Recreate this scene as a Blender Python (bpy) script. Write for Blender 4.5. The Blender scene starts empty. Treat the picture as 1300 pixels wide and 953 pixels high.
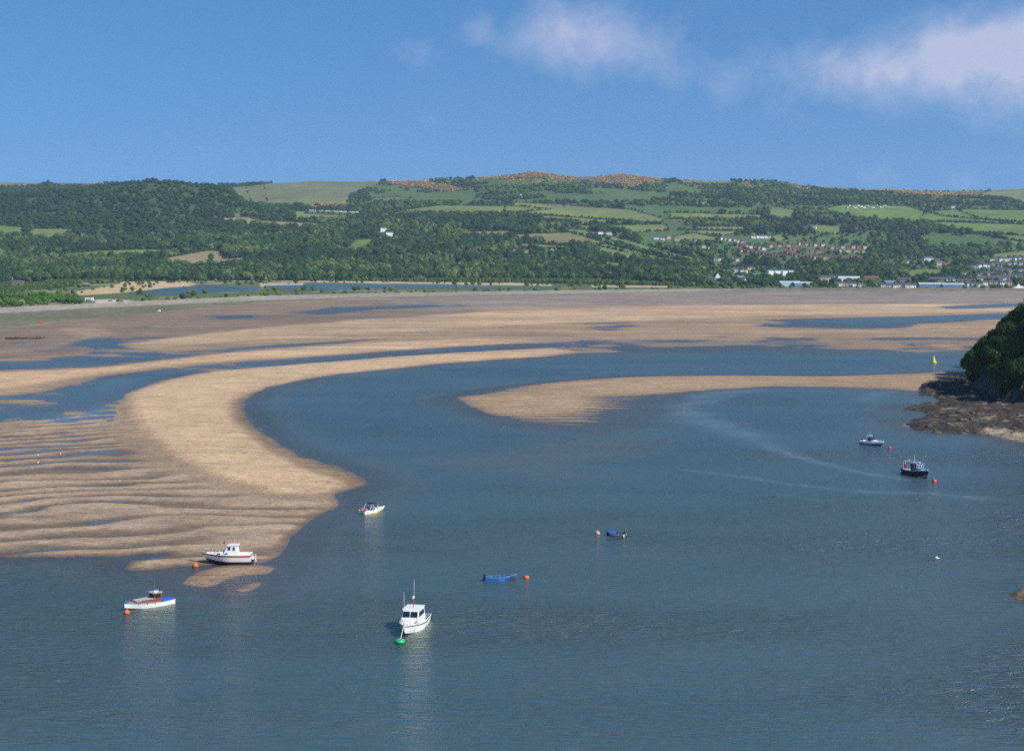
import bpy, bmesh, math, random
import numpy as np
from mathutils import Vector, Matrix
random.seed(7)
RNG = np.random.default_rng(11)
SC = bpy.context.scene
COL = SC.collection
R = math.radians
# ------------------------------------------------------------------ camera
CAM_H, FPX, V_HOR = 45.0, 1900.0, 327.0
PITCH = math.atan((476.5 - V_HOR) / FPX)
CP, SP = math.cos(PITCH), math.sin(PITCH)
def ray(u, v):
    return (u - 650.0), FPX * CP + (476.5 - v) * SP, -FPX * SP + (476.5 - v) * CP
def zat(v, d):
    _, y, z = ray(0, v); return CAM_H + d * z / y
def dat(v, z=0.0):
    _, y, zz = ray(0, v); return (z - CAM_H) * y / zz
def W(u, v, z=0.0):
    x, y, zz = ray(u, v); t = (z - CAM_H) / zz
    return (x * t, y * t)
def WP(pts, z=0.0): return np.array([W(u, v, z) for u, v in pts])
def proj(X, Y, Z):
    dz = Z - CAM_H
    f = Y * CP - dz * SP
    return 650 + FPX * X / f, 476.5 - FPX * (Y * SP + dz * CP) / f
cam = bpy.data.objects.new('camera', bpy.data.cameras.new('camera')); COL.objects.link(cam)
cam.location = (0, 0, CAM_H); cam.rotation_euler = (math.pi / 2 - PITCH, 0, 0)
cam.data.sensor_width = 36; cam.data.lens = FPX / 1300 * 36
cam.data.clip_start = 1; cam.data.clip_end = 60000
SC.camera = cam
# ------------------------------------------------------------------ light
SUN_AZ, SUN_EL = R(121), R(42)
sun = bpy.data.objects.new('sun', bpy.data.lights.new('sun', 'SUN')); COL.objects.link(sun)
sun.data.energy = 4.8; sun.data.angle = R(0.5); sun.data.color = (1, 0.95, 0.86)
sd = Vector((math.sin(SUN_AZ) * math.cos(SUN_EL), math.cos(SUN_AZ) * math.cos(SUN_EL), math.sin(SUN_EL)))
sun.rotation_euler = sd.to_track_quat('Z', 'Y').to_euler()
SC.view_settings.view_transform = 'Standard'; SC.view_settings.look = 'None'
SC.view_settings.gamma = 1; SC.view_settings.use_curve_mapping = False
SC.view_settings.exposure = 0.25
SC.cycles.use_denoising = False
SC.cycles.sample_clamp_direct = 3.0; SC.cycles.sample_clamp_indirect = 3.0; SC.cycles.max_bounces = 6; SC.cycles.volume_bounces = 0; SC.cycles.transparent_max_bounces = 8
# ------------------------------------------------------------------ node helpers
def nd(nt, t, **kw):
    n = nt.nodes.new(t)
    for k, v in kw.items():
        if k == 'i':
            for a, b in v.items(): n.inputs[a].default_value = b
        else: setattr(n, k, v)
    return n
def new_mat(name):
    m = bpy.data.materials.new(name); m.use_nodes = True
    nt = m.node_tree; nt.nodes.clear()
    out = nd(nt, 'ShaderNodeOutputMaterial')
    return m, nt, out
def math_n(nt, op, a, b=None, clamp=False):
    n = nd(nt, 'ShaderNodeMath', operation=op, use_clamp=clamp)
    for i, x in enumerate((a, b)):
        if x is None: continue
        if hasattr(x, 'links'): nt.links.new(x, n.inputs[i])
        else: n.inputs[i].default_value = x
    return n.outputs[0]
def mix_col(nt, fac, a, b, bt='MIX'):
    n = nd(nt, 'ShaderNodeMix', data_type='RGBA', blend_type=bt)
    for i, x in ((0, fac), (6, a), (7, b)):
        if hasattr(x, 'links'): nt.links.new(x, n.inputs[i])
        else: n.inputs[i].default_value = x if i == 0 else (*x[:3], 1)
    return n.outputs[2]
def noise_n(nt, vec, scale, detail=3, rough=0.55, dist=0):
    n = nd(nt, 'ShaderNodeTexNoise', i={'Scale': scale, 'Detail': detail, 'Roughness': rough, 'Distortion': dist})
    if vec is not None: nt.links.new(vec, n.inputs['Vector'])
    return n.outputs[0]
def ramp_n(nt, fac, stops):
    n = nd(nt, 'ShaderNodeValToRGB'); e = n.color_ramp.elements
    while len(e) < len(stops): e.new(0.5)
    for k, (p, c) in enumerate(stops):
        e[k].position = p; e[k].color = (*c, 1) if len(c) == 3 else c
    nt.links.new(fac, n.inputs[0]); return n.outputs[0]
def maprange(nt, val, a, b, c=0.0, d=1.0, smooth=False):
    n = nd(nt, 'ShaderNodeMapRange', i={1: a, 2: b, 3: c, 4: d})
    if smooth: n.interpolation_type = 'SMOOTHSTEP'
    nt.links.new(val, n.inputs[0]); return n.outputs[0]
_simple = {}
def paint(name, col, rough=0.45, metal=0.0, dirt=0.12, scale=3.0, spec=0.5):
    """a painted / plastic / fabric surface with slight uneven colour"""
    if name in _simple: return _simple[name]
    m, nt, out = new_mat(name)
    p = nd(nt, 'ShaderNodeBsdfPrincipled', i={'Roughness': rough, 'Metallic': metal, 'Specular IOR Level': spec})
    tc = nd(nt, 'ShaderNodeTexCoord')
    nz = noise_n(nt, tc.outputs['Object'], scale, 4, 0.6)
    f = maprange(nt, nz, 0.35, 0.75, 0, 1)
    c = mix_col(nt, f, col, tuple(x * (1 - dirt * 2) for x in col))
    nt.links.new(c, p.inputs['Base Color']); nt.links.new(p.outputs[0], out.inputs[0])
    _simple[name] = m; return m
# ------------------------------------------------------------------ object helpers
def tag(o, label=None, cat=None, group=None, kind=None):
    if label: o['label'] = label
    if cat: o['category'] = cat
    if group: o['group'] = group
    if kind: o['kind'] = kind
    return o
def link_mesh(name, me, mats=(), parent=None):
    for m in mats: me.materials.append(m)
    o = bpy.data.objects.new(name, me); COL.objects.link(o)
    if parent is not None: o.parent = parent
    return o
def grid_mesh(name, X, Y, Z, attrs=None, cols=None, keep=None):
    n, m = X.shape
    co = np.stack([X, Y, Z], -1).reshape(-1, 3).astype(np.float32)
    idx = np.arange(n * m).reshape(n, m)
    q = np.stack([idx[:-1, :-1], idx[:-1, 1:], idx[1:, 1:], idx[1:, :-1]], -1).reshape(-1, 4)
    if keep is not None:
        k = keep.reshape(-1); q = q[k[q].any(1)]
        used = np.zeros(n * m, bool); used[q.reshape(-1)] = True
        remap = np.cumsum(used) - 1
        co = co[used]; q = remap[q]
    else: used = slice(None)
    me = fast_mesh(name, co, q)
    for k, a in (attrs or {}).items():
        at = me.attributes.new(k, 'FLOAT', 'POINT'); at.data.foreach_set('value', a.reshape(-1)[used].astype(np.float32))
    for k, a in (cols or {}).items():
        at = me.attributes.new(k, 'FLOAT_COLOR', 'POINT')
        c = np.concatenate([a.reshape(-1, 3), np.ones((n * m, 1))], 1)[used]
        at.data.foreach_set('color', c.astype(np.float32).reshape(-1))
    return me
def fast_mesh(name, co, q, smooth=True):
    me = bpy.data.meshes.new(name)
    co = np.asarray(co, np.float32); q = np.asarray(q, np.int32); k = q.shape[1]
    me.vertices.add(len(co)); me.vertices.foreach_set('co', co.reshape(-1))
    me.loops.add(q.size); me.loops.foreach_set('vertex_index', q.reshape(-1))
    me.polygons.add(len(q)); me.polygons.foreach_set('loop_start', np.arange(0, q.size, k, dtype=np.int32))
    me.polygons.foreach_set('use_smooth', np.full(len(q), smooth))
    me.update(calc_edges=True); me.validate()
    return me
# ------------------------------------------------------------------ numpy noise / polygons
def vnoise(x, y, seed=0):
    ix = np.floor(x).astype(np.int64); iy = np.floor(y).astype(np.int64)
    fx = x - ix; fy = y - iy
    fx = fx * fx * (3 - 2 * fx); fy = fy * fy * (3 - 2 * fy)
    def h(a, b):
        n = (a * 374761393 + b * 668265263 + seed * 144269504) & 0xffffffff
        n = ((n ^ (n >> 13)) * 1274126177) & 0xffffffff
        n = n ^ (n >> 16)
        return (n & 0xffffff) / float(0xffffff)
    return (h(ix, iy) * (1 - fx) + h(ix + 1, iy) * fx) * (1 - fy) + (h(ix, iy + 1) * (1 - fx) + h(ix + 1, iy + 1) * fx) * fy
def fbm(x, y, seed=0, octv=4):
    s = 0; a = 0.5; t = 0
    for k in range(octv):
        s = s + a * vnoise(x * 2 ** k, y * 2 ** k, seed + k * 17); t += a; a *= 0.55
    return s / t * 2 - 1
def sdf(x, y, poly):
    """signed distance, positive inside"""
    P = np.asarray(poly, float); best = np.full(x.shape, 1e18); ins = np.zeros(x.shape, bool)
    for k in range(len(P)):
        ax, ay = P[k - 1]; bx, by = P[k]
        ex, ey = bx - ax, by - ay; L = ex * ex + ey * ey
        if L < 1e-9: continue
        t = np.clip(((x - ax) * ex + (y - ay) * ey) / L, 0, 1)
        best = np.minimum(best, (x - ax - t * ex) ** 2 + (y - ay - t * ey) ** 2)
        c = (ay > y) != (by > y)
        ins ^= c & (x < ex * (y - ay) / (by - ay if by != ay else 1e-9) + ax)
    d = np.sqrt(best); return np.where(ins, d, -d)
def inside(x, y, poly):
    P = np.asarray(poly, float); ins = np.zeros(x.shape, bool)
    for k in range(len(P)):
        ax, ay = P[k - 1]; bx, by = P[k]
        if ay == by: continue
        c = (ay > y) != (by > y)
        ins ^= c & (x < (bx - ax) * (y - ay) / (by - ay) + ax)
    return ins
def sstep(a, b, x):
    t = np.clip((x - a) / (b - a), 0, 1); return t * t * (3 - 2 * t)
# ================================================================== ESTUARY SAND
us = np.arange(-420, 1721, 1.9)
vs = np.concatenate([np.arange(358, 450, 0.75), np.arange(450, 760, 1.0), np.arange(760, 1001, 2.5), [1040, 1100, 1180, 1300, 1500]])
A = (us - 650) / FPX
D = np.array([dat(v) for v in vs])
Y, Agrid = np.meshgrid(D, A, indexing='ij'); X = Agrid * Y
wx = X + fbm(X / (0.045 * Y + 6), Y / (0.09 * Y + 6), 3) * 0.006 * Y
wy = Y + fbm(X / (0.05 * Y + 6) + 50, Y / (0.08 * Y + 6), 9) * 0.0075 * Y
W_MAIN = [(2200, 446), (1300, 446), (1240, 446), (1160, 448), (1100, 445), (1000, 447), (950, 444), (900, 447), (860, 446), (800, 448), (740, 449), (700, 452), (640, 456),
    (560, 461.5), (493, 468), (427, 474.6), (375, 484), (335, 492), (309, 508), (307, 522), (318, 536), (332, 549), (357, 566), (388, 579.6), (427, 592), (454, 603), (474, 615),
    (450, 623), (427, 628), (433, 640), (427, 649), (420, 648), (405, 656), (390, 667), (381, 675), (370, 684), (369, 693), (357, 705), (344, 712), (330, 715), (290, 715), (261, 717), (248, 717),
    (226, 719), (172, 725), (153, 723), (163, 712), (190, 708), (205, 705.5), (204, 703), (180, 703), (150, 706), (100, 707), (0, 707), (-600, 712), (-1200, 1100), (-1200, 3500), (2600, 3500), (2600, 560), (2200, 446)]
S_BAR = [(226, 741), (234, 733), (250, 725), (269, 719), (300, 716), (335, 717.5), (351, 720.6), (343, 727.5), (322, 729.5), (301, 731), (282, 736.8), (271, 742), (256, 744.5), (239, 744)]
S_BAR2 = [(298, 749), (319, 740), (331, 738), (332, 742), (313, 751)]
S_SPIT = [(2200, 440), (1500, 463), (1300, 469), (1225, 472), (1180, 471), (1133, 474), (1055, 476.5), (931, 475), (820, 477), (786, 479), (725, 483), (663, 489.5), (614, 496), (575, 504), (589, 515), (631, 530), (678, 541.5),
    (717, 546), (765, 549), (800, 538), (822, 524), (836, 510), (850, 500.5), (875, 496), (931, 493), (986, 490.5), (1058, 492), (1125, 494), (1163, 496), (1168, 502), (1184, 504), (1194, 509), (1184, 512), (1152, 515), (1148, 520),
    (1173, 524), (1173, 531), (1150, 535), (1148, 540), (1169, 547), (1200, 549), (1226, 549), (1251, 551), (1278, 556), (1300, 562.6), (1400, 590), (2200, 800)]
W_CH2 = [(-500, 545), (0, 508), (51, 497), (89, 488), (127, 478), (178, 471.5), (254, 464), (330, 458.5), (401, 453), (480, 447), (560, 441.5), (600, 439.5), (660, 437.5), (690, 438), (640, 443), (590, 446.5), (560, 448.5), (480, 453.5), (401, 460), (330, 466),
    (254, 473.5), (203, 483), (172, 495), (152, 502), (127, 512), (71, 518), (51, 527), (0, 535), (-500, 585)]
W_CH1 = [(-500, 470), (0, 456), (50, 455), (101, 451), (120, 444), (101, 438), (127, 430), (142, 437.5), (155, 441.5), (203, 448), (266, 444.5), (330, 439.5), (420, 433.5), (480, 430), (430, 435), (330, 442.5), (254, 450), (178, 459), (101, 466), (0, 470), (-500, 492)]
W_P1 = [(283, 402), (304, 401), (305, 404), (286, 404.5)]
W_P2 = [(386, 397), (434, 390.5), (536, 387.5), (549, 388.7), (447, 393.3), (404, 398.5)]
W_R1 = [(985, 407), (1017, 405), (1091, 403), (1182, 400.5), (1263, 398.5), (1600, 394), (1600, 402), (1255, 405), (1221, 407.5), (1159, 410), (1127, 413.5), (1078, 415), (1038, 410)]
W_R2 = [(1185, 389), (1221, 387.6), (1282, 385.5), (1600, 382), (1600, 388), (1282, 389.5), (1248, 391.4), (1200, 392)]
s = np.full(X.shape, 400.0)
for kind, poly in (('w', W_MAIN), ('s', S_BAR), ('s', S_BAR2), ('s', S_SPIT), ('w', W_CH2), ('w', W_CH1), ('w', W_P1), ('w', W_P2), ('w', W_R1), ('w', W_R2)):
    q = sdf(wx, wy, WP(poly))
    s = np.minimum(s, -q) if kind == 'w' else np.maximum(s, q)
U, V = proj(X, Y, np.zeros_like(X))
BAR = [(152, 500), (172, 493), (205, 482), (254, 473), (330, 465.5), (401, 459.5), (480, 453), (560, 448), (640, 444), (700, 441), (740, 446), (700, 452), (640, 456), (560, 462), (490, 470), (420, 478), (365, 489), (325, 500), (298, 515), (300, 532), (318, 552), (350, 575), (400, 600), (440, 612), (455, 618),
    (430, 627), (400, 632), (350, 630), (300, 618), (250, 602), (215, 585), (190, 563), (168, 540), (157, 522)]
STRIP = [(-500, 505), (0, 474), (60, 471), (110, 468), (178, 461), (254, 452.5), (330, 444.5), (450, 436), (600, 431), (700, 428), (760, 430), (700, 436), (640, 437), (560, 441), (480, 446), (401, 452), (330, 457), (254, 462), (178, 469), (127, 475), (60, 487), (0, 495), (-500, 530)]
STRIP2 = [(140, 441), (160, 436), (250, 425), (330, 416), (450, 406), (560, 399), (700, 392), (900, 388), (1185, 386), (1600, 385), (1600, 392), (1185, 398), (1000, 401), (900, 405), (700, 412), (560, 420), (450, 425), (330, 433), (203, 442)]
STRIP3 = [(-500, 470), (0, 450), (60, 445), (100, 432), (150, 424), (120, 412), (60, 418), (90, 430), (40, 442), (0, 444)]
MUD1 = [(-500, 470), (0, 456), (101, 450), (110, 438), (330, 432), (450, 425), (560, 412), (620, 396), (600, 385), (450, 380), (250, 388), (110, 402), (0, 417), (-500, 450)]
MUD2 = [(480, 360), (1800, 355), (1800, 384), (1185, 387), (1000, 387.5), (800, 388), (640, 391), (540, 396), (480, 392)]
RIP = [(-500, 560), (0, 540), (60, 528), (110, 518), (150, 512), (165, 545), (190, 570), (220, 592), (260, 610), (320, 624), (380, 634), (440, 632), (440, 660), (390, 690), (345, 720), (-500, 760)]
Zp = 0
mbar = sstep(-0.5, 3.2, sdf(wx, wy, WP(BAR)) / (Y / 260))
mst = sstep(-1.5, 5, sdf(wx, wy, WP(STRIP)) / (Y / 400))
mst2 = sstep(-2, 8, (sdf(wx, wy, WP(STRIP2)) + 12 * fbm(X / 120, Y / 60, 77)) / (Y / 500))
mst3 = sstep(-2, 8, sdf(wx, wy, WP(STRIP3)) / (Y / 500))
mmud = sstep(-2, 8, (sdf(wx, wy, WP(MUD1))) / (Y / 500))
mmud2 = sstep(-2, 8, sdf(wx, wy, WP(MUD2)) / (Y / 700))
mrip = sstep(-1.5, 7, sdf(wx, wy, WP(RIP)) / (Y / 260))
mspit = sstep(-2, 4, sdf(wx, wy, WP([(560, 500), (820, 470), (1180, 468), (1180, 500), (860, 503), (800, 555), (560, 530)])))
# height from distance to the water's edge
Ls = 7 + Y * 0.008
land = 1 - np.exp(-np.maximum(s, 0) / Ls)
H = np.where(s > 0, land * 0.42, -1.6 * (1 - np.exp(np.minimum(s, 0) / (Ls * 2.0))))
H = H + mbar * land * 0.55 + mst * land * 0.45 + mst2 * land * 0.3 + 0.2 * mst3 * land
n1 = fbm(X / 60, Y / 28, 21); n2 = fbm(X / 16, Y / 7, 22); n3 = fbm(X / 150, Y / 70, 23)
H += np.where(s > 0, 1, 0.3) * (n1 * 0.05 + n2 * 0.018) * (1 - 0.3 * mbar)
# far flats: patchy wet
wetzone = sstep(420, 432, V) * sstep(455, 440, V) * sstep(560, 720, U)
H -= wetzone * np.where(s > 0, 1, 0) * (0.30 + 0.55 * np.clip(fbm(X / 30, Y / 26, 31, 5) + 0.10, 0, 1))
wz2 = sstep(402, 410, V) * sstep(425, 418, V) * sstep(640, 760, U) * sstep(1250, 1100, U)
H -= wz2 * np.where(s > 0, 1, 0) * (0.2 + 0.6 * np.clip(fbm(X / 60, Y / 45, 32), 0, 1))
zc = np.where(s < 0, 1, 0) * sstep(424, 430, V) * sstep(474, 470, V) * sstep(440, 280, U)
H = np.where(zc > 0, np.maximum(H, H * (1 - zc) + zc * (-0.06 + 0.5 * fbm(X / 45 + Y / 90, Y / 30, 34, 4))), H)
zc = np.where(s < 0, 1, 0) * sstep(478, 490, V) * sstep(545, 520, V) * sstep(170, 60, U)
H = np.where(zc > 0, np.maximum(H, H * (1 - zc) + zc * (-0.07 + 0.4 * fbm(X / 26, Y / 13, 35, 4))), H)
H -= mmud * np.where(s > 0, 1, 0) * (0.16 + 0.5 * np.clip(fbm(X / 40, Y / 60, 33) - 0.28, 0, 1))
# mega ripples with pools in their troughs
g = Y - (0.10 * X - 0.8 * 16 * np.log1p(np.exp(-np.clip((X + 84) / 16, -30, 30)))) + 10 * fbm(X / 40, Y / 30, 41, 2) + 5.2 * fbm(X / 15, Y / 8, 42, 2)
lam = 11.5 + 4.5 * sstep(-60, -35, X)
ph = g / 12.0
fr = ph - np.floor(ph)
saw = np.where(fr < 0.72, fr / 0.72, (1 - fr) / 0.28); saw = saw * saw * (3 - 2 * saw)
lowrip = fbm(X / 45, Y / 30, 43, 3)
rip = 0.195 + 0.44 * (saw - 0.5) * (0.8 + 0.9 * fbm(X / 22, Y / 12, 44)) + 0.22 * lowrip + 0.05 * sstep(600, 690, V) - 0.06 * sstep(600, 560, V)
Hr = rip * np.clip(np.maximum(s, 0) / 2.5, 0, 1)
inr = mrip * (1 - mbar)
H = np.where(s > 0, H * (1 - inr) + Hr * inr, H)
# lower ripples on the spit and on the inner edge of the big bar
r2 = np.sin((Y * 1.0 + 0.5 * X + 3 * fbm(X / 12, Y / 9, 51)) / 0.9)
spr = sstep(640, 800, U + (V - 500) * 0.6) * sstep(497, 505, V)
H += np.where(s > 0, 1, 0.5) * mspit * ((0.03 + 0.13 * spr) * np.sin((Y + 0.12 * X + 5 * fbm(X / 22, Y / 16, 52)) / 1.15) + 0.12 * n1 - 0.36 * spr - 0.05)
edge = np.exp(-np.abs(s) / 7) * sstep(470, 500, V) * sstep(640, 600, V) * sstep(290, 320, U) * sstep(520, 480, U)
H += edge * 0.07 * fbm(X / 2.2, Y / 1.4, 55, 3)
H = np.where(s > 0, np.maximum(H, -0.25), H)
# rocks area under the headland rises gently
mrock = sstep(-1, 5, sdf(X, Y, WP([(1165, 492), (1225, 478), (1500, 470), (1500, 620), (1300, 566), (1240, 551), (1165, 549), (1150, 537), (1150, 518)])))
H = H * (1 - mrock) - 0.7 * mrock
# colours (albedo)
def C(*c): return np.array(c)
dry = C(0.56, 0.385, 0.235); med = C(0.345, 0.24, 0.155); mud = C(0.235, 0.175, 0.13); mudp = C(0.265, 0.215, 0.178)
col = np.broadcast_to(med, X.shape + (3,)).copy()
def lay(col, m, c): m = np.clip(m, 0, 1)[..., None]; return col * (1 - m) + c * m
col = lay(col, mmud * 0.85, mud); col = lay(col, mmud2, mudp)
col = lay(col, mst2 * (0.85 + 0.3 * n1), C(0.49, 0.345, 0.215)); col = lay(col, mst3 * 0.75, C(0.36, 0.255, 0.18))
col = lay(col, mst, dry * 0.97); col = lay(col, mbar, dry)
col = lay(col, mspit * 0.6, C(0.38, 0.265, 0.165))
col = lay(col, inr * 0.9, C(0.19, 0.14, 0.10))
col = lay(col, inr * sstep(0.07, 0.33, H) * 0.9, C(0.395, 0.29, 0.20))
col = lay(col, wetzone * np.clip(0.4 + n1, 0, 1), C(0.27, 0.2, 0.155))
weed = mmud2 * sstep(0.1, 0.5, fbm(X / 130, Y / 40, 61)) * sstep(382, 376, V)
col = lay(col, weed * 0.4, C(0.15, 0.15, 0.11))
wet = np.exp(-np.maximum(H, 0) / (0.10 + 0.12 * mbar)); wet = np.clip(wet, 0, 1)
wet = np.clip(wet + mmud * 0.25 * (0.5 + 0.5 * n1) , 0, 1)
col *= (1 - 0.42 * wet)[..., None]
col *= (1 + 0.10 * n2 + 0.10 * n1 + 0.05 * n3)[..., None]
H -= np.where(s > 0, 1, 0) * sstep(498, 506, V) * sstep(552, 535, V) * sstep(175, 140, U) * (1 - mbar) * (0.12 + 0.4 * np.clip(fbm(X / 16, Y / 14, 86, 4) + 0.25, 0, 1))
strk = fbm(X / 110, Y / 13, 81, 4); strk2 = fbm(X / 30, Y / 60, 82, 4)
fz = sstep(470, 440, V)
col *= (1 + fz * (0.40 * strk + 0.14 * strk2) + 0.10 * (1 - fz) * fbm(X / 5, Y / 2.2, 83, 3))[..., None]
wet = np.clip(wet + fz * 1.5 * np.clip(-strk - 0.08, 0, 1), 0, 1)
ew = np.exp(-np.maximum(s, 0) / 5.5) * sstep(488, 500, V) * sstep(632, 618, V) * sstep(285, 300, U) * sstep(500, 470, U) * sstep(-0.5, 0.1, fbm(X / 3, Y / 1.6, 84, 3))
col *= (1 - 0.38 * ew)[..., None]
H = np.where(V < 372, np.minimum(H, 0.55), H)
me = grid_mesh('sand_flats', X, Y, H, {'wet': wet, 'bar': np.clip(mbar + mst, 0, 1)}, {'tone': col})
def sand_material():
    m, nt, out = new_mat('estuary_sand')
    p = nd(nt, 'ShaderNodeBsdfPrincipled')
    geo = nd(nt, 'ShaderNodeNewGeometry'); pos = geo.outputs['Position']
    at = nd(nt, 'ShaderNodeAttribute', attribute_name='tone'); aw = nd(nt, 'ShaderNodeAttribute', attribute_name='wet')
    mp = nd(nt, 'ShaderNodeMapping', i={'Scale': (0.6, 1, 1)}); nt.links.new(pos, mp.inputs[0])
    a = noise_n(nt, mp.outputs[0], 0.9, 5, 0.65); b = noise_n(nt, mp.outputs[0], 0.14, 4, 0.6)
    f = math_n(nt, 'ADD', math_n(nt, 'MULTIPLY', a, 0.9), math_n(nt, 'MULTIPLY', b, 0.5))
    f = maprange(nt, f, 0.5, 0.92, 0.62, 1.25)
    c = mix_col(nt, 1.0, at.outputs['Color'], (1, 1, 1)); 
    vm = nd(nt, 'ShaderNodeVectorMath', operation='SCALE'); nt.links.new(at.outputs['Color'], vm.inputs[0]); nt.links.new(f, vm.inputs['Scale'])
    nt.links.new(vm.outputs[0], p.inputs['Base Color'])
    r = maprange(nt, aw.outputs['Fac'], 0.35, 1.0, 0.92, 0.30); nt.links.new(r, p.inputs['Roughness'])
    sp = maprange(nt, aw.outputs['Fac'], 0.3, 1.0, 0.15, 0.6); nt.links.new(sp, p.inputs['Specular IOR Level'])
    w = noise_n(nt, mp.outputs[0], 1.6, 3, 0.6, 0.6)
    bp = nd(nt, 'ShaderNodeBump', i={'Strength': 1.0, 'Distance': 0.4}); nt.links.new(w, bp.inputs['Height'])
    nt.links.new(bp.outputs[0], p.inputs['Normal'])
    nt.links.new(p.outputs[0], out.inputs[0]); return m
tag(link_mesh('sand_flats', me, [sand_material()]), kind='structure')
# ------------------------------------------------------------------ water
depth = -H
def streak(pts, w):
    P = WP(pts); best = np.full(X.shape, 1e18)
    for k in range(1, len(P)):
        ax, ay = P[k - 1]; bx, by = P[k]; ex, ey = bx - ax, by - ay
        t = np.clip(((X - ax) * ex + (Y - ay) * ey) / (ex * ex + ey * ey), 0, 1)
        ww = w[k - 1] * (1 - t) + w[k] * t
        best = np.minimum(best, ((X - ax - t * ex) ** 2 + (Y - ay - t * ey) ** 2) / ww ** 2)
    return np.exp(-best)
foam = streak([(1150, 609), (1090, 599), (1045, 588), (1005, 578), (975, 566), (945, 552), (915, 541), (885, 532), (868, 522), (852, 515), (880, 510), (905, 500), (960, 494)], [1.0, 1.4, 1.8, 2.4, 3, 5, 7, 8, 6, 8, 9, 7, 5])
foam = np.maximum(foam, 0.7 * streak([(1250, 633), (1180, 626), (1100, 624), (1040, 618), (990, 613), (950, 606), (900, 600), (870, 596)], [2, 1.6, 2.0, 1.5, 1.3, 1.6, 1.3, 1]))
foam = np.maximum(foam, 0.6 * streak([(1100, 508), (1115, 499), (1140, 495)], [4, 4, 3]))
foam = np.maximum(foam, 0.4 * streak([(1000, 628), (1050, 636)], [1.5, 1.2]))
foam = np.maximum(foam, 0.3 * streak([(1197, 712), (1230, 711), (1290, 716)], [0.3, 0.6, 1.0]))
foam *= (0.5 + 0.5 * sstep(-0.35, 0.35, fbm(X / 9, Y / 7, 71)))
silt = streak([(470, 612), (560, 600), (640, 592), (720, 575), (790, 556)], [6, 14, 20, 16, 12]) + 0.6 * streak([(340, 712), (350, 740), (290, 750)], [4, 5, 5]) + 0.5 * streak([(320, 560), (400, 600)], [4, 5])
silt = 0.4 * np.clip(silt, 0, 1) * sstep(-0.5, 0.3, fbm(X / 30, Y / 14, 72))
zpool = sstep(424, 430, V) * sstep(476, 470, V) * sstep(480, 330, U) + sstep(474, 484, V) * sstep(556, 540, V) * sstep(330, 200, U) + 0.6 * sstep(412, 380, V)
calm = sstep(-0.25, 0.45, fbm(X / 70, Y / 26, 73))
me = grid_mesh('water', X, Y, np.zeros_like(X), {'depth': depth, 'foam': foam, 'silt': silt, 'calm': calm, 'pool': np.clip(inr * (s > 0.5) * 0.8 + zpool * 0.4, 0, 1)}, None, keep=(H < 0.04))
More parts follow.
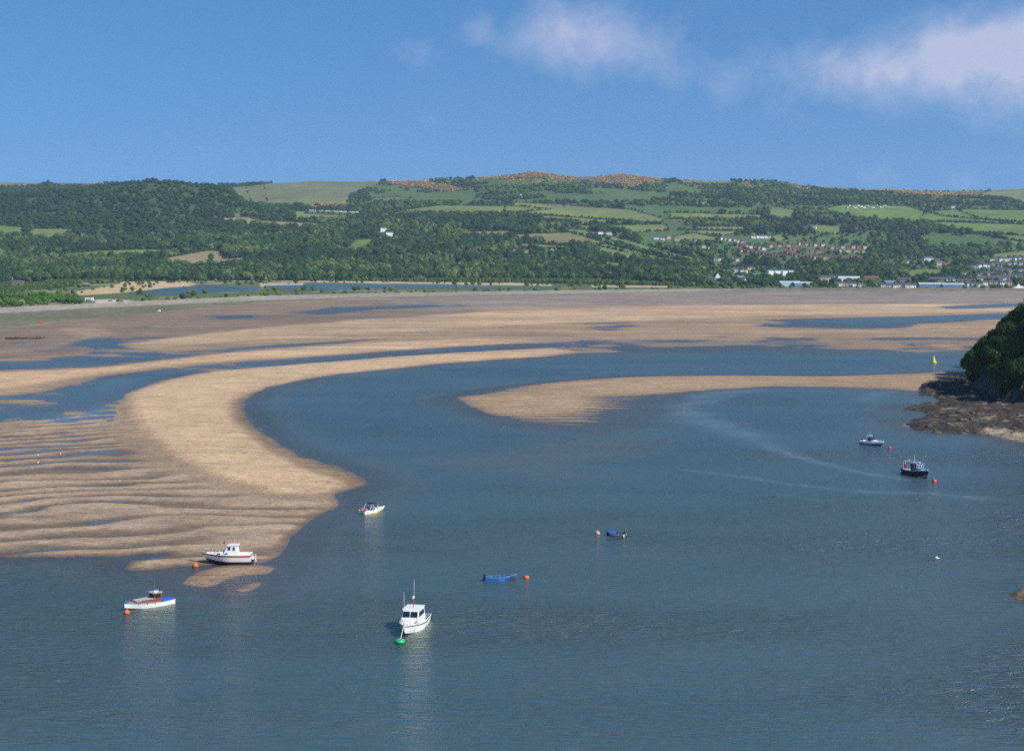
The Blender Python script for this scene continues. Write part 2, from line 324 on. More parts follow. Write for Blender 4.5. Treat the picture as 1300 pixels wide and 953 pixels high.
def water_material(deep=(0.046, 0.068, 0.056), siltc=(0.13, 0.11, 0.08), name='tidal_water'):
    m, nt, out = new_mat(name)
    geo = nd(nt, 'ShaderNodeNewGeometry'); pos = geo.outputs['Position']
    dep = nd(nt, 'ShaderNodeAttribute', attribute_name='depth').outputs['Fac']
    fo = nd(nt, 'ShaderNodeAttribute', attribute_name='foam').outputs['Fac']
    si = nd(nt, 'ShaderNodeAttribute', attribute_name='silt').outputs['Fac']
    ca = nd(nt, 'ShaderNodeAttribute', attribute_name='calm').outputs['Fac']
    mp = nd(nt, 'ShaderNodeMapping', i={'Scale': (0.42, 1, 1), 'Rotation': (0, 0, R(14))}); nt.links.new(pos, mp.inputs[0])
    w1 = noise_n(nt, mp.outputs[0], 0.95, 4, 0.62, 0.5)
    w2 = noise_n(nt, mp.outputs[0], 0.22, 3, 0.55, 0.3)
    w = math_n(nt, 'ADD', w1, math_n(nt, 'MULTIPLY', w2, 1.4))
    po = nd(nt, 'ShaderNodeAttribute', attribute_name='pool').outputs['Fac']
    st = maprange(nt, ca, 0, 1, 0.42, 1.0); st = math_n(nt, 'MULTIPLY', st, maprange(nt, po, 0, 1, 1.0, 0.25))
    st = math_n(nt, 'MULTIPLY', st, maprange(nt, dep, 0.0, 0.30, 0.65, 1.0))
    bp = nd(nt, 'ShaderNodeBump', i={'Distance': 1.15}); nt.links.new(w, bp.inputs['Height']); nt.links.new(st, bp.inputs['Strength'])
    wn = noise_n(nt, mp.outputs[0], 0.05, 4, 0.6); body0 = mix_col(nt, maprange(nt, wn, 0.35, 0.7), deep, (0.060, 0.086, 0.078))
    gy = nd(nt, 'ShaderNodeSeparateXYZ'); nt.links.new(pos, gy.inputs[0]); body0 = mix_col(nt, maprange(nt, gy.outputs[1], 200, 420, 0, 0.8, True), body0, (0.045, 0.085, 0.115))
    body = mix_col(nt, si, body0, siltc)
    body = mix_col(nt, maprange(nt, dep, 0.05, 0.9, 0.55, 0.0), body, (0.12, 0.095, 0.065))
    body = mix_col(nt, math_n(nt, 'MULTIPLY', math_n(nt, 'MULTIPLY', fo, maprange(nt, w1, 0.35, 0.62, 0.45, 1.25)), 0.42), body, (0.20, 0.28, 0.35))
    df = nd(nt, 'ShaderNodeBsdfDiffuse'); nt.links.new(bp.outputs[0], df.inputs['Normal']); nt.links.new(body, df.inputs[0])
    tr = nd(nt, 'ShaderNodeBsdfTransparent', i={0: (0.72, 0.68, 0.6, 1)})
    op = maprange(nt, dep, 0.0, 0.55, 0.12, 1.0)
    m1 = nd(nt, 'ShaderNodeMixShader'); nt.links.new(op, m1.inputs[0]); nt.links.new(tr.outputs[0], m1.inputs[1]); nt.links.new(df.outputs[0], m1.inputs[2])
    gl = nd(nt, 'ShaderNodeBsdfGlossy', i={'Roughness': 0.19, 'Color': (0.92, 0.96, 0.88, 1)}); nt.links.new(bp.outputs[0], gl.inputs['Normal'])
    fr_ = nd(nt, 'ShaderNodeFresnel', i={'IOR': 1.333}); nt.links.new(bp.outputs[0], fr_.inputs['Normal'])
    ff = math_n(nt, 'MINIMUM', math_n(nt, 'MULTIPLY', fr_.outputs[0], maprange(nt, po, 0, 1, 0.62, 1.0)), maprange(nt, po, 0, 1, 0.40, 0.75)); m2 = nd(nt, 'ShaderNodeMixShader'); nt.links.new(ff, m2.inputs[0]); nt.links.new(m1.outputs[0], m2.inputs[1]); nt.links.new(gl.outputs[0], m2.inputs[2])
    nt.links.new(m2.outputs[0], out.inputs[0]); return m
WATER = water_material()
tag(link_mesh('water', me, [WATER]), kind='structure')
# ------------------------------------------------------------------ sky
wd = bpy.data.worlds.new('World'); SC.world = wd; wd.use_nodes = True
nt = wd.node_tree; nt.nodes.clear(); out = nd(nt, 'ShaderNodeOutputWorld')
sky = nd(nt, 'ShaderNodeTexSky'); sky.sky_type = 'NISHITA'; sky.sun_disc = False
sky.sun_elevation = SUN_EL; sky.sun_rotation = SUN_AZ; sky.air_density = 1.0; sky.dust_density = 0.3; sky.ozone_density = 3.0; sky.altitude = 50
bg = nd(nt, 'ShaderNodeBackground', i={'Strength': 0.122})
tcs = nd(nt, 'ShaderNodeTexCoord'); mpz = nd(nt, 'ShaderNodeMapping', i={'Location': (0, 0, 0.22), 'Scale': (1, 1, 0.9)}); nt.links.new(tcs.outputs['Generated'], mpz.inputs[0])
nmz = nd(nt, 'ShaderNodeVectorMath', operation='NORMALIZE'); nt.links.new(mpz.outputs[0], nmz.inputs[0]); nt.links.new(nmz.outputs[0], sky.inputs[0])
hs = nd(nt, 'ShaderNodeHueSaturation', i={'Saturation': 1.28}); nt.links.new(sky.outputs[0], hs.inputs['Color']); nt.links.new(hs.outputs[0], bg.inputs[0])
tc = nd(nt, 'ShaderNodeTexCoord'); sx = nd(nt, 'ShaderNodeSeparateXYZ'); nt.links.new(tc.outputs['Generated'], sx.inputs[0])
ysafe = math_n(nt, 'MAXIMUM', sx.outputs[1], 0.05)
cx = math_n(nt, 'DIVIDE', sx.outputs[0], ysafe); cz = math_n(nt, 'DIVIDE', sx.outputs[2], ysafe)
cv = nd(nt, 'ShaderNodeCombineXYZ'); nt.links.new(cx, cv.inputs[0]); nt.links.new(cz, cv.inputs[1])
n_big = noise_n(nt, cv.outputs[0], 34, 8, 0.62, 0.3); n_mid = noise_n(nt, cv.outputs[0], 9, 3, 0.5)
acc = None
for (u, v, ru, rv, st) in [(740, 42, 85, 42, 0.51), (700, 48, 50, 32, 0.37), (800, 60, 80, 42, 0.28), (608, 41, 22, 20, 0.33), (530, 66, 44, 22, 0.28), (940, 98, 40, 34, 0.31), (860, 95, 48, 30, 0.15),
        (1215, 58, 60, 34, 0.78), (1295, 52, 56, 44, 0.78), (1130, 86, 72, 32, 0.55), (1055, 88, 72, 32, 0.46), (1245, 105, 95, 34, 0.46), (1020, 130, 90, 30, 0.18), (1115, 222, 34, 16, 0.28), (1220, 228, 24, 14, 0.26), (545, 155, 18, 14, 0.17), (1300, 150, 90, 40, 0.20),
        (1500, 40, 160, 90, 0.74), (-300, 60, 120, 40, 0.37)]:
    x, y, z = ray(u, v)
    dx = math_n(nt, 'DIVIDE', math_n(nt, 'SUBTRACT', cx, x / y), ru / FPX)
    dz = math_n(nt, 'DIVIDE', math_n(nt, 'SUBTRACT', cz, z / y), rv / FPX)
    r2_ = math_n(nt, 'ADD', math_n(nt, 'MULTIPLY', dx, dx), math_n(nt, 'MULTIPLY', dz, dz))
    e = math_n(nt, 'MULTIPLY', math_n(nt, 'POWER', 2.718, math_n(nt, 'MULTIPLY', r2_, -0.8)), st)
    acc = e if acc is None else math_n(nt, 'ADD', acc, e)
dens = math_n(nt, 'ADD', acc, math_n(nt, 'MULTIPLY', math_n(nt, 'SUBTRACT', n_big, 0.5), 1.3))
dens = math_n(nt, 'ADD', dens, math_n(nt, 'MULTIPLY', math_n(nt, 'SUBTRACT', n_mid, 0.5), 0.4))
gate = maprange(nt, acc, 0.03, 0.22)
dens = math_n(nt, 'MULTIPLY', maprange(nt, dens, 0.10, 1.05, 0, 0.52, False), gate)
dens = math_n(nt, 'MULTIPLY', dens, maprange(nt, sx.outputs[1], 0.1, 0.3))
bc = nd(nt, 'ShaderNodeBackground', i={'Strength': 0.86}); nt.links.new(mix_col(nt, maprange(nt, dens, 0.22, 0.55), (0.56, 0.60, 0.82), (0.86, 0.78, 0.86)), bc.inputs[0])
mx = nd(nt, 'ShaderNodeMixShader'); nt.links.new(dens, mx.inputs[0]); nt.links.new(bg.outputs[0], mx.inputs[1]); nt.links.new(bc.outputs[0], mx.inputs[2])
nt.links.new(mx.outputs[0], out.inputs[0])
# ================================================================== LAND BEYOND THE ESTUARY
def tab(u, pts):
    p = np.array(pts, float); return np.interp(u, p[:, 0], p[:, 1])
lu = np.arange(-460, 1761, 2.4)
LA = (lu - 650) / FPX
v_foot = tab(lu, [(-460, 466), (0, 417), (55, 409.5), (110, 404), (170, 399), (250, 390.5), (330, 384), (450, 379), (650, 375), (800, 372.5), (900, 371), (930, 370), (1000, 369.5), (1760, 369.5)])
v_mid = tab(lu, [(-460, 424), (0, 398), (55, 395), (110, 391.5), (170, 389), (250, 385.2), (330, 381.8), (450, 377.6), (650, 374), (800, 371.6), (930, 369.3), (1760, 368.6)])
v_top = tab(lu, [(-460, 407), (0, 391), (55, 388.7), (110, 386), (170, 382.8), (250, 379.5), (330, 376), (450, 372.6), (650, 369.8), (800, 367.9), (900, 366.6), (1000, 366), (1760, 366)])
d_foot = np.array([dat(v, 0.5) for v in v_foot]); d_mid = np.array([dat(v, 1.5) for v in v_mid]); d_top = np.array([dat(v, 4.0) for v in v_top])
d_mid = np.maximum(d_mid, d_foot + 4); d_top = np.maximum(d_top, d_mid + 6)
d_hill = tab(lu, [(-460, 2500), (0, 2500), (300, 2680), (600, 2720), (760, 2600), (830, 2380), (900, 2130), (1000, 2080), (1760, 2150)])
d_hill = np.maximum(d_hill, d_top + 40)
def hv(us_, vals): return tab(lu, list(zip(us_, vals)))
HU = [-460, -200, 0, 100, 200, 270, 310, 345, 400, 500, 600, 680, 730, 790, 850, 900, 980, 1040, 1100, 1200, 1300, 1760]
v2 = hv(HU, [332, 332, 334, 333, 333, 333, 333, 333, 333, 333, 334, 334, 334, 335, 337, 340, 344, 344, 345, 345, 343, 335])
v3 = hv(HU, [300, 300, 298, 298, 300, 300, 301, 300, 299, 299, 300, 300, 300, 303, 306, 308, 312, 318, 322, 322, 318, 300])
v4 = hv(HU, [276, 262, 250, 241, 230, 236, 252, 264, 266, 265, 264, 266, 268, 268, 268, 270, 272, 272, 272, 276, 276, 270])
v5 = hv(HU, [272, 270, 266, 262, 262, 262, 264, 264, 259, 257, 255, 252, 250, 252, 254, 255, 256, 254, 254, 256, 258, 256])
v6 = hv(HU, [230, 229, 229, 229.5, 232.5, 233, 231, 230, 228, 229, 226, 216, 223.5, 219, 226, 228, 229, 236, 239, 240.5, 238, 236])
v6 += 0.8 * vnoise(lu / 14, lu * 0, 4) - 0.4
dd = {2: 3050, 3: 3550, 4: 4100, 5: 4700, 6: 5600, 7: 6500}
ones = np.ones_like(lu)
ctl = [(d_foot - 30, -1.0 * ones, 0), (d_foot, 0.5 * ones, 4), (d_mid, 1.5 * ones, 10), (d_top, 4.0 * ones, 7), (d_top + 5, 4.1 * ones, 3), (d_top + 14, 2.6 * ones, 4), (d_hill, 3.0 * ones, 70)]
for k, vv in ((2, v2), (3, v3), (4, v4), (5, v5), (6, v6)):
    zz = np.array([zat(v, dd[k]) for v in vv])
    ctl.append((np.maximum(dd[k] * ones, d_hill + 100), zz, {2: 45, 3: 60, 4: 60, 5: 30, 6: 60}[k]))
ctl.append((dd[7] * ones, ctl[-1][1] - 90, 8))
rd, rz, seg = [ctl[0][0]], [ctl[0][1]], [0]
for k in range(1, len(ctl)):
    n = ctl[k][2]
    for j in range(1, n + 1):
        t = j / n; rd.append(ctl[k - 1][0] * (1 - t) + ctl[k][0] * t); rz.append(ctl[k - 1][1] * (1 - t) + ctl[k][1] * t); seg.append(k)
LD = np.array(rd); LZ = np.array(rz); SEG = np.array(seg)
hillrow = SEG >= 7
# smooth the hill profile along each column, then add undulation
Zs = LZ.copy()
ker = np.hanning(17); ker /= ker.sum()
i0 = int(np.argmax(SEG == 7)) + 8
pad = np.concatenate([LZ[i0 - 8:], np.repeat(LZ[-1:], 8, 0)], 0)
for c in range(LZ.shape[1]): Zs[i0:, c] = np.convolve(pad[:, c], ker, 'valid')[:LZ.shape[0] - i0]
LX = LA[None, :] * LD; LY = LD
SEG = np.broadcast_to(SEG[:, None], LX.shape)
und = fbm(LX / 420, LY / 420, 101, 5)
amp = sstep(2500, 3400, LD) * sstep(6400, 5400, LD) * 13
amp = np.where((LD > 5100), amp * 0.35, amp)
Zs = Zs + und * amp * (SEG >= 7)
bumps = fbm(LX / 60, LY / 60, 102, 3)
Zs += bumps * np.where(SEG >= 8, 1.6, np.where((SEG == 6), 0.12, np.where(SEG == 3, 0.25, 0.0)))
LZ = Zs
LU, LV = proj(LX, LY, LZ)
NR, NC = LX.shape
def locate(u, v):
    """ground point seen at photo position (u, v)"""
    x, y, z = ray(u, v); a = x / y
    c = np.clip((a - LA[0]) / (LA[1] - LA[0]), 0, NC - 1.001); i = int(c); f = c - i
    dcol = LD[:, i] * (1 - f) + LD[:, i + 1] * f; zcol = LZ[:, i] * (1 - f) + LZ[:, i + 1] * f
    zr = CAM_H + dcol * z / y
    hit = np.nonzero(zcol >= zr)[0]
    hit = hit[hit > 0]
    if len(hit) == 0: j = NR - 2; return (a * dcol[j], dcol[j], zcol[j])
    j = hit[0]; a0 = zr[j - 1] - zcol[j - 1]; a1 = zcol[j] - zr[j]; t = a0 / (a0 + a1 + 1e-9)
    d = dcol[j - 1] * (1 - t) + dcol[j] * t
    return (a * d, d, zcol[j - 1] * (1 - t) + zcol[j] * t)
def ground_z(x, y):
    a = x / y; c = np.clip((a - LA[0]) / (LA[1] - LA[0]), 0, NC - 1.001); i = int(c); f = c - i
    dcol = LD[:, i] * (1 - f) + LD[:, i + 1] * f; zcol = LZ[:, i] * (1 - f) + LZ[:, i + 1] * f
    return float(np.interp(y, dcol, zcol))
# ---- land cover, each patch a field / bank / heath with its own colour
G1 = (0.125, 0.20, 0.05); G2 = (0.145, 0.19, 0.06); G3 = (0.15, 0.17, 0.078); TAN = (0.27, 0.22, 0.12); OR = (0.50, 0.25, 0.03); DG = (0.045, 0.085, 0.03); HE = (0.13, 0.11, 0.075)
FIELDS = [
 (G1, 1, [(-60, 286), (0, 286), (34, 289), (24, 301), (0, 301), (-60, 300)]), (G2, 1, [(25, 300), (46, 290), (101, 291), (78, 303), (50, 306)]),
 (G1, 1, [(56, 324), (132, 318), (178, 317), (243, 317), (210, 325), (137, 328), (60, 329)]), (TAN, 1, [(203, 329), (264, 318), (280, 319), (282, 328), (315, 327), (317, 334), (250, 339), (218, 338)]),
 (G3, 1, [(-300, 224), (0, 226), (58, 227), (50, 236), (0, 238), (-300, 245)]), (HE, 1, [(58, 230), (157, 224), (122, 236), (75, 236)]),
 (G3, 1, [(292, 238), (335, 235), (340, 258), (312, 259)]), (TAN, 1, [(282, 277), (315, 276), (330, 280), (411, 284), (409, 290), (320, 286), (285, 281)]),
 (G3, 1, [(312, 237), (396, 226), (484, 226), (482, 234), (447, 246), (439, 260), (396, 263), (320, 260)]), (G2, 1, [(373, 268), (470, 271), (442, 277), (376, 280)]),
 (G3, 1, [(472, 252), (508, 250), (508, 254), (472, 256)]), (G1, 1, [(437, 319), (452, 304), (487, 303), (467, 317), (447, 323)]),
 (G2, 1, [(505, 268), (556, 261), (650, 262), (700, 266), (650, 271), (548, 272), (508, 272)]), (G3, 1, [(589, 294), (650, 293), (645, 301), (594, 300)]),
 ((0.18, 0.175, 0.075), 1, [(640, 298), (729, 295), (750, 303), (772, 309), (752, 313), (720, 312), (640, 301)]), (G1, 1, [(661, 309), (724, 312), (711, 318), (663, 315)]),
 (G2, 1, [(640, 264), (655, 257), (800, 266), (843, 278), (840, 284), (741, 285), (640, 270)]), (G1, 1, [(747, 296), (777, 300), (807, 308), (894, 331), (891, 336), (818, 320), (772, 310)]),
 (G2, 1, [(755, 311), (772, 310), (818, 322), (889, 336), (868, 338), (762, 325)]), (G2, 1, [(843, 270), (970, 273), (970, 280), (856, 278)]),
 (G3, 1, [(881, 288), (947, 288), (945, 295), (919, 300), (886, 297)]), (G3, 1, [(856, 223), (932, 225), (927, 234), (868, 234)]), (G2, 1, [(861, 261), (909, 254), (894, 262)]),
 (G2, 1, [(980, 262), (1010, 267), (1007, 281), (975, 276)]), (G1, 1, [(1049, 265), (1070, 260), (1151, 262), (1174, 269), (1169, 281), (1091, 277), (1051, 270)]),
 (G1, 1, [(1169, 273), (1187, 268), (1221, 266), (1300, 267), (1600, 264), (1600, 318), (1300, 311), (1287, 315), (1276, 303), (1215, 293), (1169, 282)]),
 (G2, 1, [(1148, 344), (1177, 341), (1200, 343), (1200, 352), (1153, 353)]), (G3, 1, [(1007, 231), (1300, 236), (1600, 234), (1600, 256), (1300, 259), (1274, 252), (1195, 250), (1117, 244), (1038, 239)]),
 (G2, 1, [(1258, 323), (1300, 318), (1500, 312), (1500, 322), (1300, 327), (1263, 329)]), (G2, 1, [(1276, 344), (1300, 342), (1340, 342), (1340, 350), (1276, 349)]),
 (G2, 1, [(735, 287), (845, 285), (850, 293), (800, 296), (740, 291)]), (G2, 1, [(745, 301), (700, 290), (742, 292), (800, 300)]), (G1, 1, [(765, 332), (795, 334), (790, 345), (768, 342)]),
 (G2, 1, [(1020, 285), (1068, 287), (1066, 298), (1040, 296)]), (G3, 1, [(975, 300), (990, 298), (1000, 304), (985, 308)]), (G2, 1, [(855, 300), (880, 296), (915, 302), (905, 308), (860, 306)]),
 (HE, 1, [(1120, 240), (1200, 244), (1260, 242), (1230, 250), (1140, 249)]), (HE, 1, [(640, 219), (678, 211), (716, 216), (745, 222), (762, 218), (797, 214), (848, 225), (828, 232), (792, 236), (741, 230), (691, 226), (640, 228)]),
 (HE, 1, [(490, 229), (536, 228), (597, 241), (561, 244), (536, 239), (493, 234)]),
]
lcol = np.broadcast_to(np.array(DG), LX.shape + (3,)).copy()
rag = fbm(LX / 25, LY / 25, 111, 3)
for c, _, poly in FIELDS:
    m = inside(LU + rag * 1.0, LV + rag * 0.4, poly) & (SEG >= 7)
    lcol[m] = np.array(c) * (0.93 + 0.14 * random.random()) * np.array((1.05, 1.0, 1.0)) * (1 + 0.18 * fbm(LX / 160, LY / 160, 118, 3)[m])[:, None]
wl = (SEG >= 7) & (((LV < 262) & (LU > 470)) | ((LV > 262) & (LV < 312) & (LU > 790)) | (LU > 880))
wl &= (np.abs(lcol - np.array(DG)).sum(-1) < 1e-6); lcol[wl] = (0.075, 0.125, 0.043)
hz = fbm(LX / 90, LY / 200, 112, 3)
# embankment, saltmarsh, reserve flats
sal = (SEG <= 2); lcol[sal] = (0.15, 0.145, 0.095)
lcol[sal] *= (1 + 0.25 * fbm(LX / 14, LY / 8, 113, 3)[sal])[:, None]
arm = (SEG == 3); lcol[arm] = (0.29, 0.25, 0.20); lcol[arm] *= (1 + 0.35 * fbm(LX / 3.0, LY / 3.0, 114, 3)[arm])[:, None]
pth = (SEG == 4); lcol[pth] = (0.46, 0.42, 0.34)
fl = (SEG == 5) | (SEG == 6)
lcol[fl] = (0.095, 0.125, 0.045)
tanm = fl & (fbm(LX / 70, LY / 110, 115, 3) > 0.28); lcol[tanm] = (0.24, 0.21, 0.12)
for poly, c in (([(96, 370), (150, 361), (235, 356), (250, 361), (230, 366), (190, 368), (150, 372), (100, 375)], (0.46, 0.34, 0.2)), ([(150, 358), (205, 355), (212, 363), (150, 366)], (0.47, 0.34, 0.2)),
                ([(225, 354.5), (330, 354), (450, 356.5), (560, 358), (650, 359), (700, 361), (700, 363), (560, 360.5), (400, 358.5), (330, 357), (230, 358)], (0.45, 0.36, 0.23)),
                ([(330, 359), (385, 359), (385, 364), (330, 364)], (0.40, 0.32, 0.2)), ([(410, 364), (480, 364.5), (475, 367.5), (412, 368)], (0.4, 0.32, 0.2)), ([(750, 362), (850, 363), (850, 365), (750, 364.5)], (0.42, 0.35, 0.24)),
                ([(122, 380.5), (138, 379.5), (170, 381.5), (150, 384), (122, 386)], (0.42, 0.38, 0.32))):
    lcol[inside(LU, LV, poly) & fl] = c
lcol = lcol * (1 + 0.16 * hz + 0.12 * bumps)[..., None]
shore = tab(lu, [(-460, 0), (900, 0), (935, 1), (1760, 1)])[None, :] * (SEG >= 5) * (SEG < 7)
rs = tab(lu, [(-460, 0), (880, 0), (940, 1), (1760, 1)])[None, :] * ((SEG == 3) | (SEG == 4)); lcol = lcol * (1 - 0.5 * rs[..., None])
lcol = lcol * (1 - shore[..., None]) + np.array((0.14, 0.15, 0.10)) * shore[..., None]
me = grid_mesh('hills', LX, LY, LZ, None, {'tone': lcol})
def land_material():
    m, nt, out = new_mat('land_cover')
    p = nd(nt, 'ShaderNodeBsdfPrincipled', i={'Roughness': 0.95, 'Specular IOR Level': 0.1})
    geo = nd(nt, 'ShaderNodeNewGeometry'); at = nd(nt, 'ShaderNodeAttribute', attribute_name='tone')
    a = noise_n(nt, geo.outputs['Position'], 0.08, 5, 0.7); b = noise_n(nt, geo.outputs['Position'], 0.9, 3, 0.6)
    f = maprange(nt, math_n(nt, 'ADD', a, math_n(nt, 'MULTIPLY', b, 0.6)), 0.5, 1.1, 0.72, 1.28)
    vm = nd(nt, 'ShaderNodeVectorMath', operation='SCALE'); nt.links.new(at.outputs['Color'], vm.inputs[0]); nt.links.new(f, vm.inputs['Scale'])
    nt.links.new(vm.outputs[0], p.inputs['Base Color']); nt.links.new(p.outputs[0], out.inputs[0]); return m
tag(link_mesh('hills', me, [land_material()]), kind='structure')
# lagoons of the reserve behind the embankment
POOLS = [[(162, 373.5), (188, 368), (236, 362.6), (250, 361.5), (330, 364.5), (327, 368.6), (254, 372.5), (216, 374.6)],
         [(335, 362.5), (383, 362), (400, 359.5), (497, 361), (560, 362), (650, 364), (712, 364), (712, 366), (650, 366.3), (560, 366.2), (480, 366.5), (400, 369), (345, 367)],
         [(238, 360), (262, 359.2), (262, 361), (240, 361.5)]]
for k, P in enumerate(POOLS):
    q = WP(P, 2.9); bm = bmesh.new()
    vv = [bm.verts.new((x, y, 2.9)) for x, y in q]; bm.faces.new(vv); bmesh.ops.triangulate(bm, faces=bm.faces[:])
    bmesh.ops.recalc_face_normals(bm, faces=bm.faces[:])
    for f in bm.faces:
        if f.normal.z < 0: f.normal_flip()
    me = bpy.data.meshes.new('water_pool'); bm.to_mesh(me)
    m = _simple.get('lagoon')
    if m is None:
        m, nt, out = new_mat('lagoon_water'); _simple['lagoon'] = m
        p = nd(nt, 'ShaderNodeBsdfPrincipled', i={'Base Color': (0.05, 0.075, 0.09, 1), 'Roughness': 0.2, 'IOR': 1.33})
        nt.links.new(p.outputs[0], out.inputs[0]); geo = nd(nt, 'ShaderNodeNewGeometry')
        w = noise_n(nt, geo.outputs['Position'], 0.6, 3); bp = nd(nt, 'ShaderNodeBump', i={'Strength': 0.6, 'Distance': 0.3}); nt.links.new(w, bp.inputs['Height']); nt.links.new(bp.outputs[0], p.inputs['Normal'])
    tag(link_mesh('water_pool', me, [m]), kind='structure')
# ================================================================== HEADLAND, SHORE ROCKS
def mesh_grid_world(name, x0, x1, nx, y0, y1, ny, f, mat, colf=None):
    xs = np.linspace(x0, x1, nx); ys = np.linspace(y0, y1, ny); XX, YY = np.meshgrid(xs, ys)
    ZZ = f(XX, YY); me = grid_mesh(name, XX, YY, ZZ, None, {'tone': colf(XX, YY, ZZ)} if colf else None)
    return link_mesh(name, me, [mat])
HX, HY = W(1330, 512)           # heart of the wooded mound
RK = [(1100, 486), (1160, 482), (1222, 473), (1300, 470), (1900, 470), (1900, 640), (1400, 592), (1300, 562.6), (1276, 557), (1251, 551.5), (1226, 549.5), (1200, 549.5), (1169, 547.5), (1146, 540.5), (1150, 534), (1176, 530.5), (1171, 524.5), (1146, 519.6), (1152, 514.6), (1184, 512), (1192, 509), (1184, 504.5), (1166, 502.5), (1163, 495)]
RKW = WP(RK)
BANK = WP([(1100, 488), (1166, 500), (1178, 490), (1226, 480), (1300, 476), (1300, 468), (1100, 468)])
MOUND = WP([(1229, 497), (1238, 482), (1262, 470), (1330, 462), (1900, 462), (1900, 560), (1400, 532), (1300, 519), (1262, 512)])
def head_z(x, y):
    q = sdf(x, y, RKW); n = fbm(x / 5.2, y / 3.0, 201, 5); n2 = np.abs(fbm(x / 9 + y / 18, y / 3.2 - x / 9, 202, 4)); n3 = fbm(x / 1.6, y / 1.0, 205, 3)
    low = sstep(0, 26, q)
    rocky = 0.15 + 1.7 * (0.5 - n2) + 0.9 * n + 0.4 * n3
    z = np.where(q > -1.5, rocky * sstep(-1.5, 3, q) + low * 1.1 - 0.35, -1.0 + 0.3 * (q + 1.5) / 6)
    b = sstep(0, 5, sdf(x, y, BANK)); z = z * (1 - b) + b * (-0.6)
    m = sdf(x, y, MOUND)
    z += sstep(0, 34, m) * 20 + sstep(0, 6, m) * 3.0 + np.clip(m, 0, 150) * 0.08
    return np.maximum(z, -1.2)
def head_c(x, y, z):
    n = fbm(x / 6, y / 4, 203, 4); c = np.broadcast_to(np.array((0.034, 0.027, 0.022)), x.shape + (3,)).copy()
    c = lay(c, sstep(0.12, 0.5, n) * 0.8, C(0.085, 0.066, 0.048)); c = lay(c, sstep(0.25, 0.45, fbm(x / 8, y / 3.4, 204, 3)) * sstep(0.3, 1.0, z), C(0.17, 0.135, 0.095))
    q = sdf(x, y, RKW); _, v = proj(x, y, z)
    beach = sstep(1235, 1262, proj(x, y, z)[0]) * sstep(12, 4, q)
    c = lay(c, beach, C(0.30, 0.235, 0.165))
    c = lay(c, sstep(0, 6, sdf(x, y, MOUND)), C(0.05, 0.055, 0.03)); return c
m, nt, out = new_mat('shore_rock'); p = nd(nt, 'ShaderNodeBsdfPrincipled', i={'Roughness': 0.75, 'Specular IOR Level': 0.35})
at = nd(nt, 'ShaderNodeAttribute', attribute_name='tone'); geo = nd(nt, 'ShaderNodeNewGeometry')
a = noise_n(nt, geo.outputs['Position'], 1.3, 6, 0.7); f = maprange(nt, a, 0.3, 0.75, 0.45, 1.5)
vm = nd(nt, 'ShaderNodeVectorMath', operation='SCALE'); nt.links.new(at.outputs['Color'], vm.inputs[0]); nt.links.new(f, vm.inputs['Scale']); nt.links.new(vm.outputs[0], p.inputs['Base Color'])
bp = nd(nt, 'ShaderNodeBump', i={'Strength': 0.9, 'Distance': 0.4}); nt.links.new(a, bp.inputs['Height']); nt.links.new(bp.outputs[0], p.inputs['Normal']); nt.links.new(p.outputs[0], out.inputs[0])
ROCKM = m
o = mesh_grid_world('rocky_shore', 88, 330, 560, 340, 640, 620, head_z, ROCKM, head_c); tag(o, kind='structure')
# near ledge at the lower right
LED = WP([(1279, 754), (1290, 749), (1300, 746), (1420, 738), (1700, 740), (1700, 800), (1420, 790), (1305, 772), (1296, 766), (1286, 761)])
def led_z(x, y):
    q = sdf(x, y, LED); n = fbm(x / 2.2, y / 1.5, 211, 4); n2 = np.abs(fbm(x / 3 + y / 6, y / 1.3 - x / 3, 212, 4))
    return np.where(q > -0.8, (0.35 + 0.9 * (0.5 - n2) + 0.4 * n) * sstep(-0.8, 1.5, q) - 0.3, -0.8)
def led_c(x, y, z):
    return lay(np.broadcast_to(np.array((0.12, 0.085, 0.06)), x.shape + (3,)).copy(), sstep(0, 0.5, fbm(x / 2, y / 1.2, 213, 4)), C(0.24, 0.17, 0.12))
x0, y0 = W(1274, 780); o = mesh_grid_world('rocky_shore', x0 - 1, x0 + 40, 220, y0 - 12, y0 + 26, 200, led_z, ROCKM, led_c); tag(o, kind='structure')
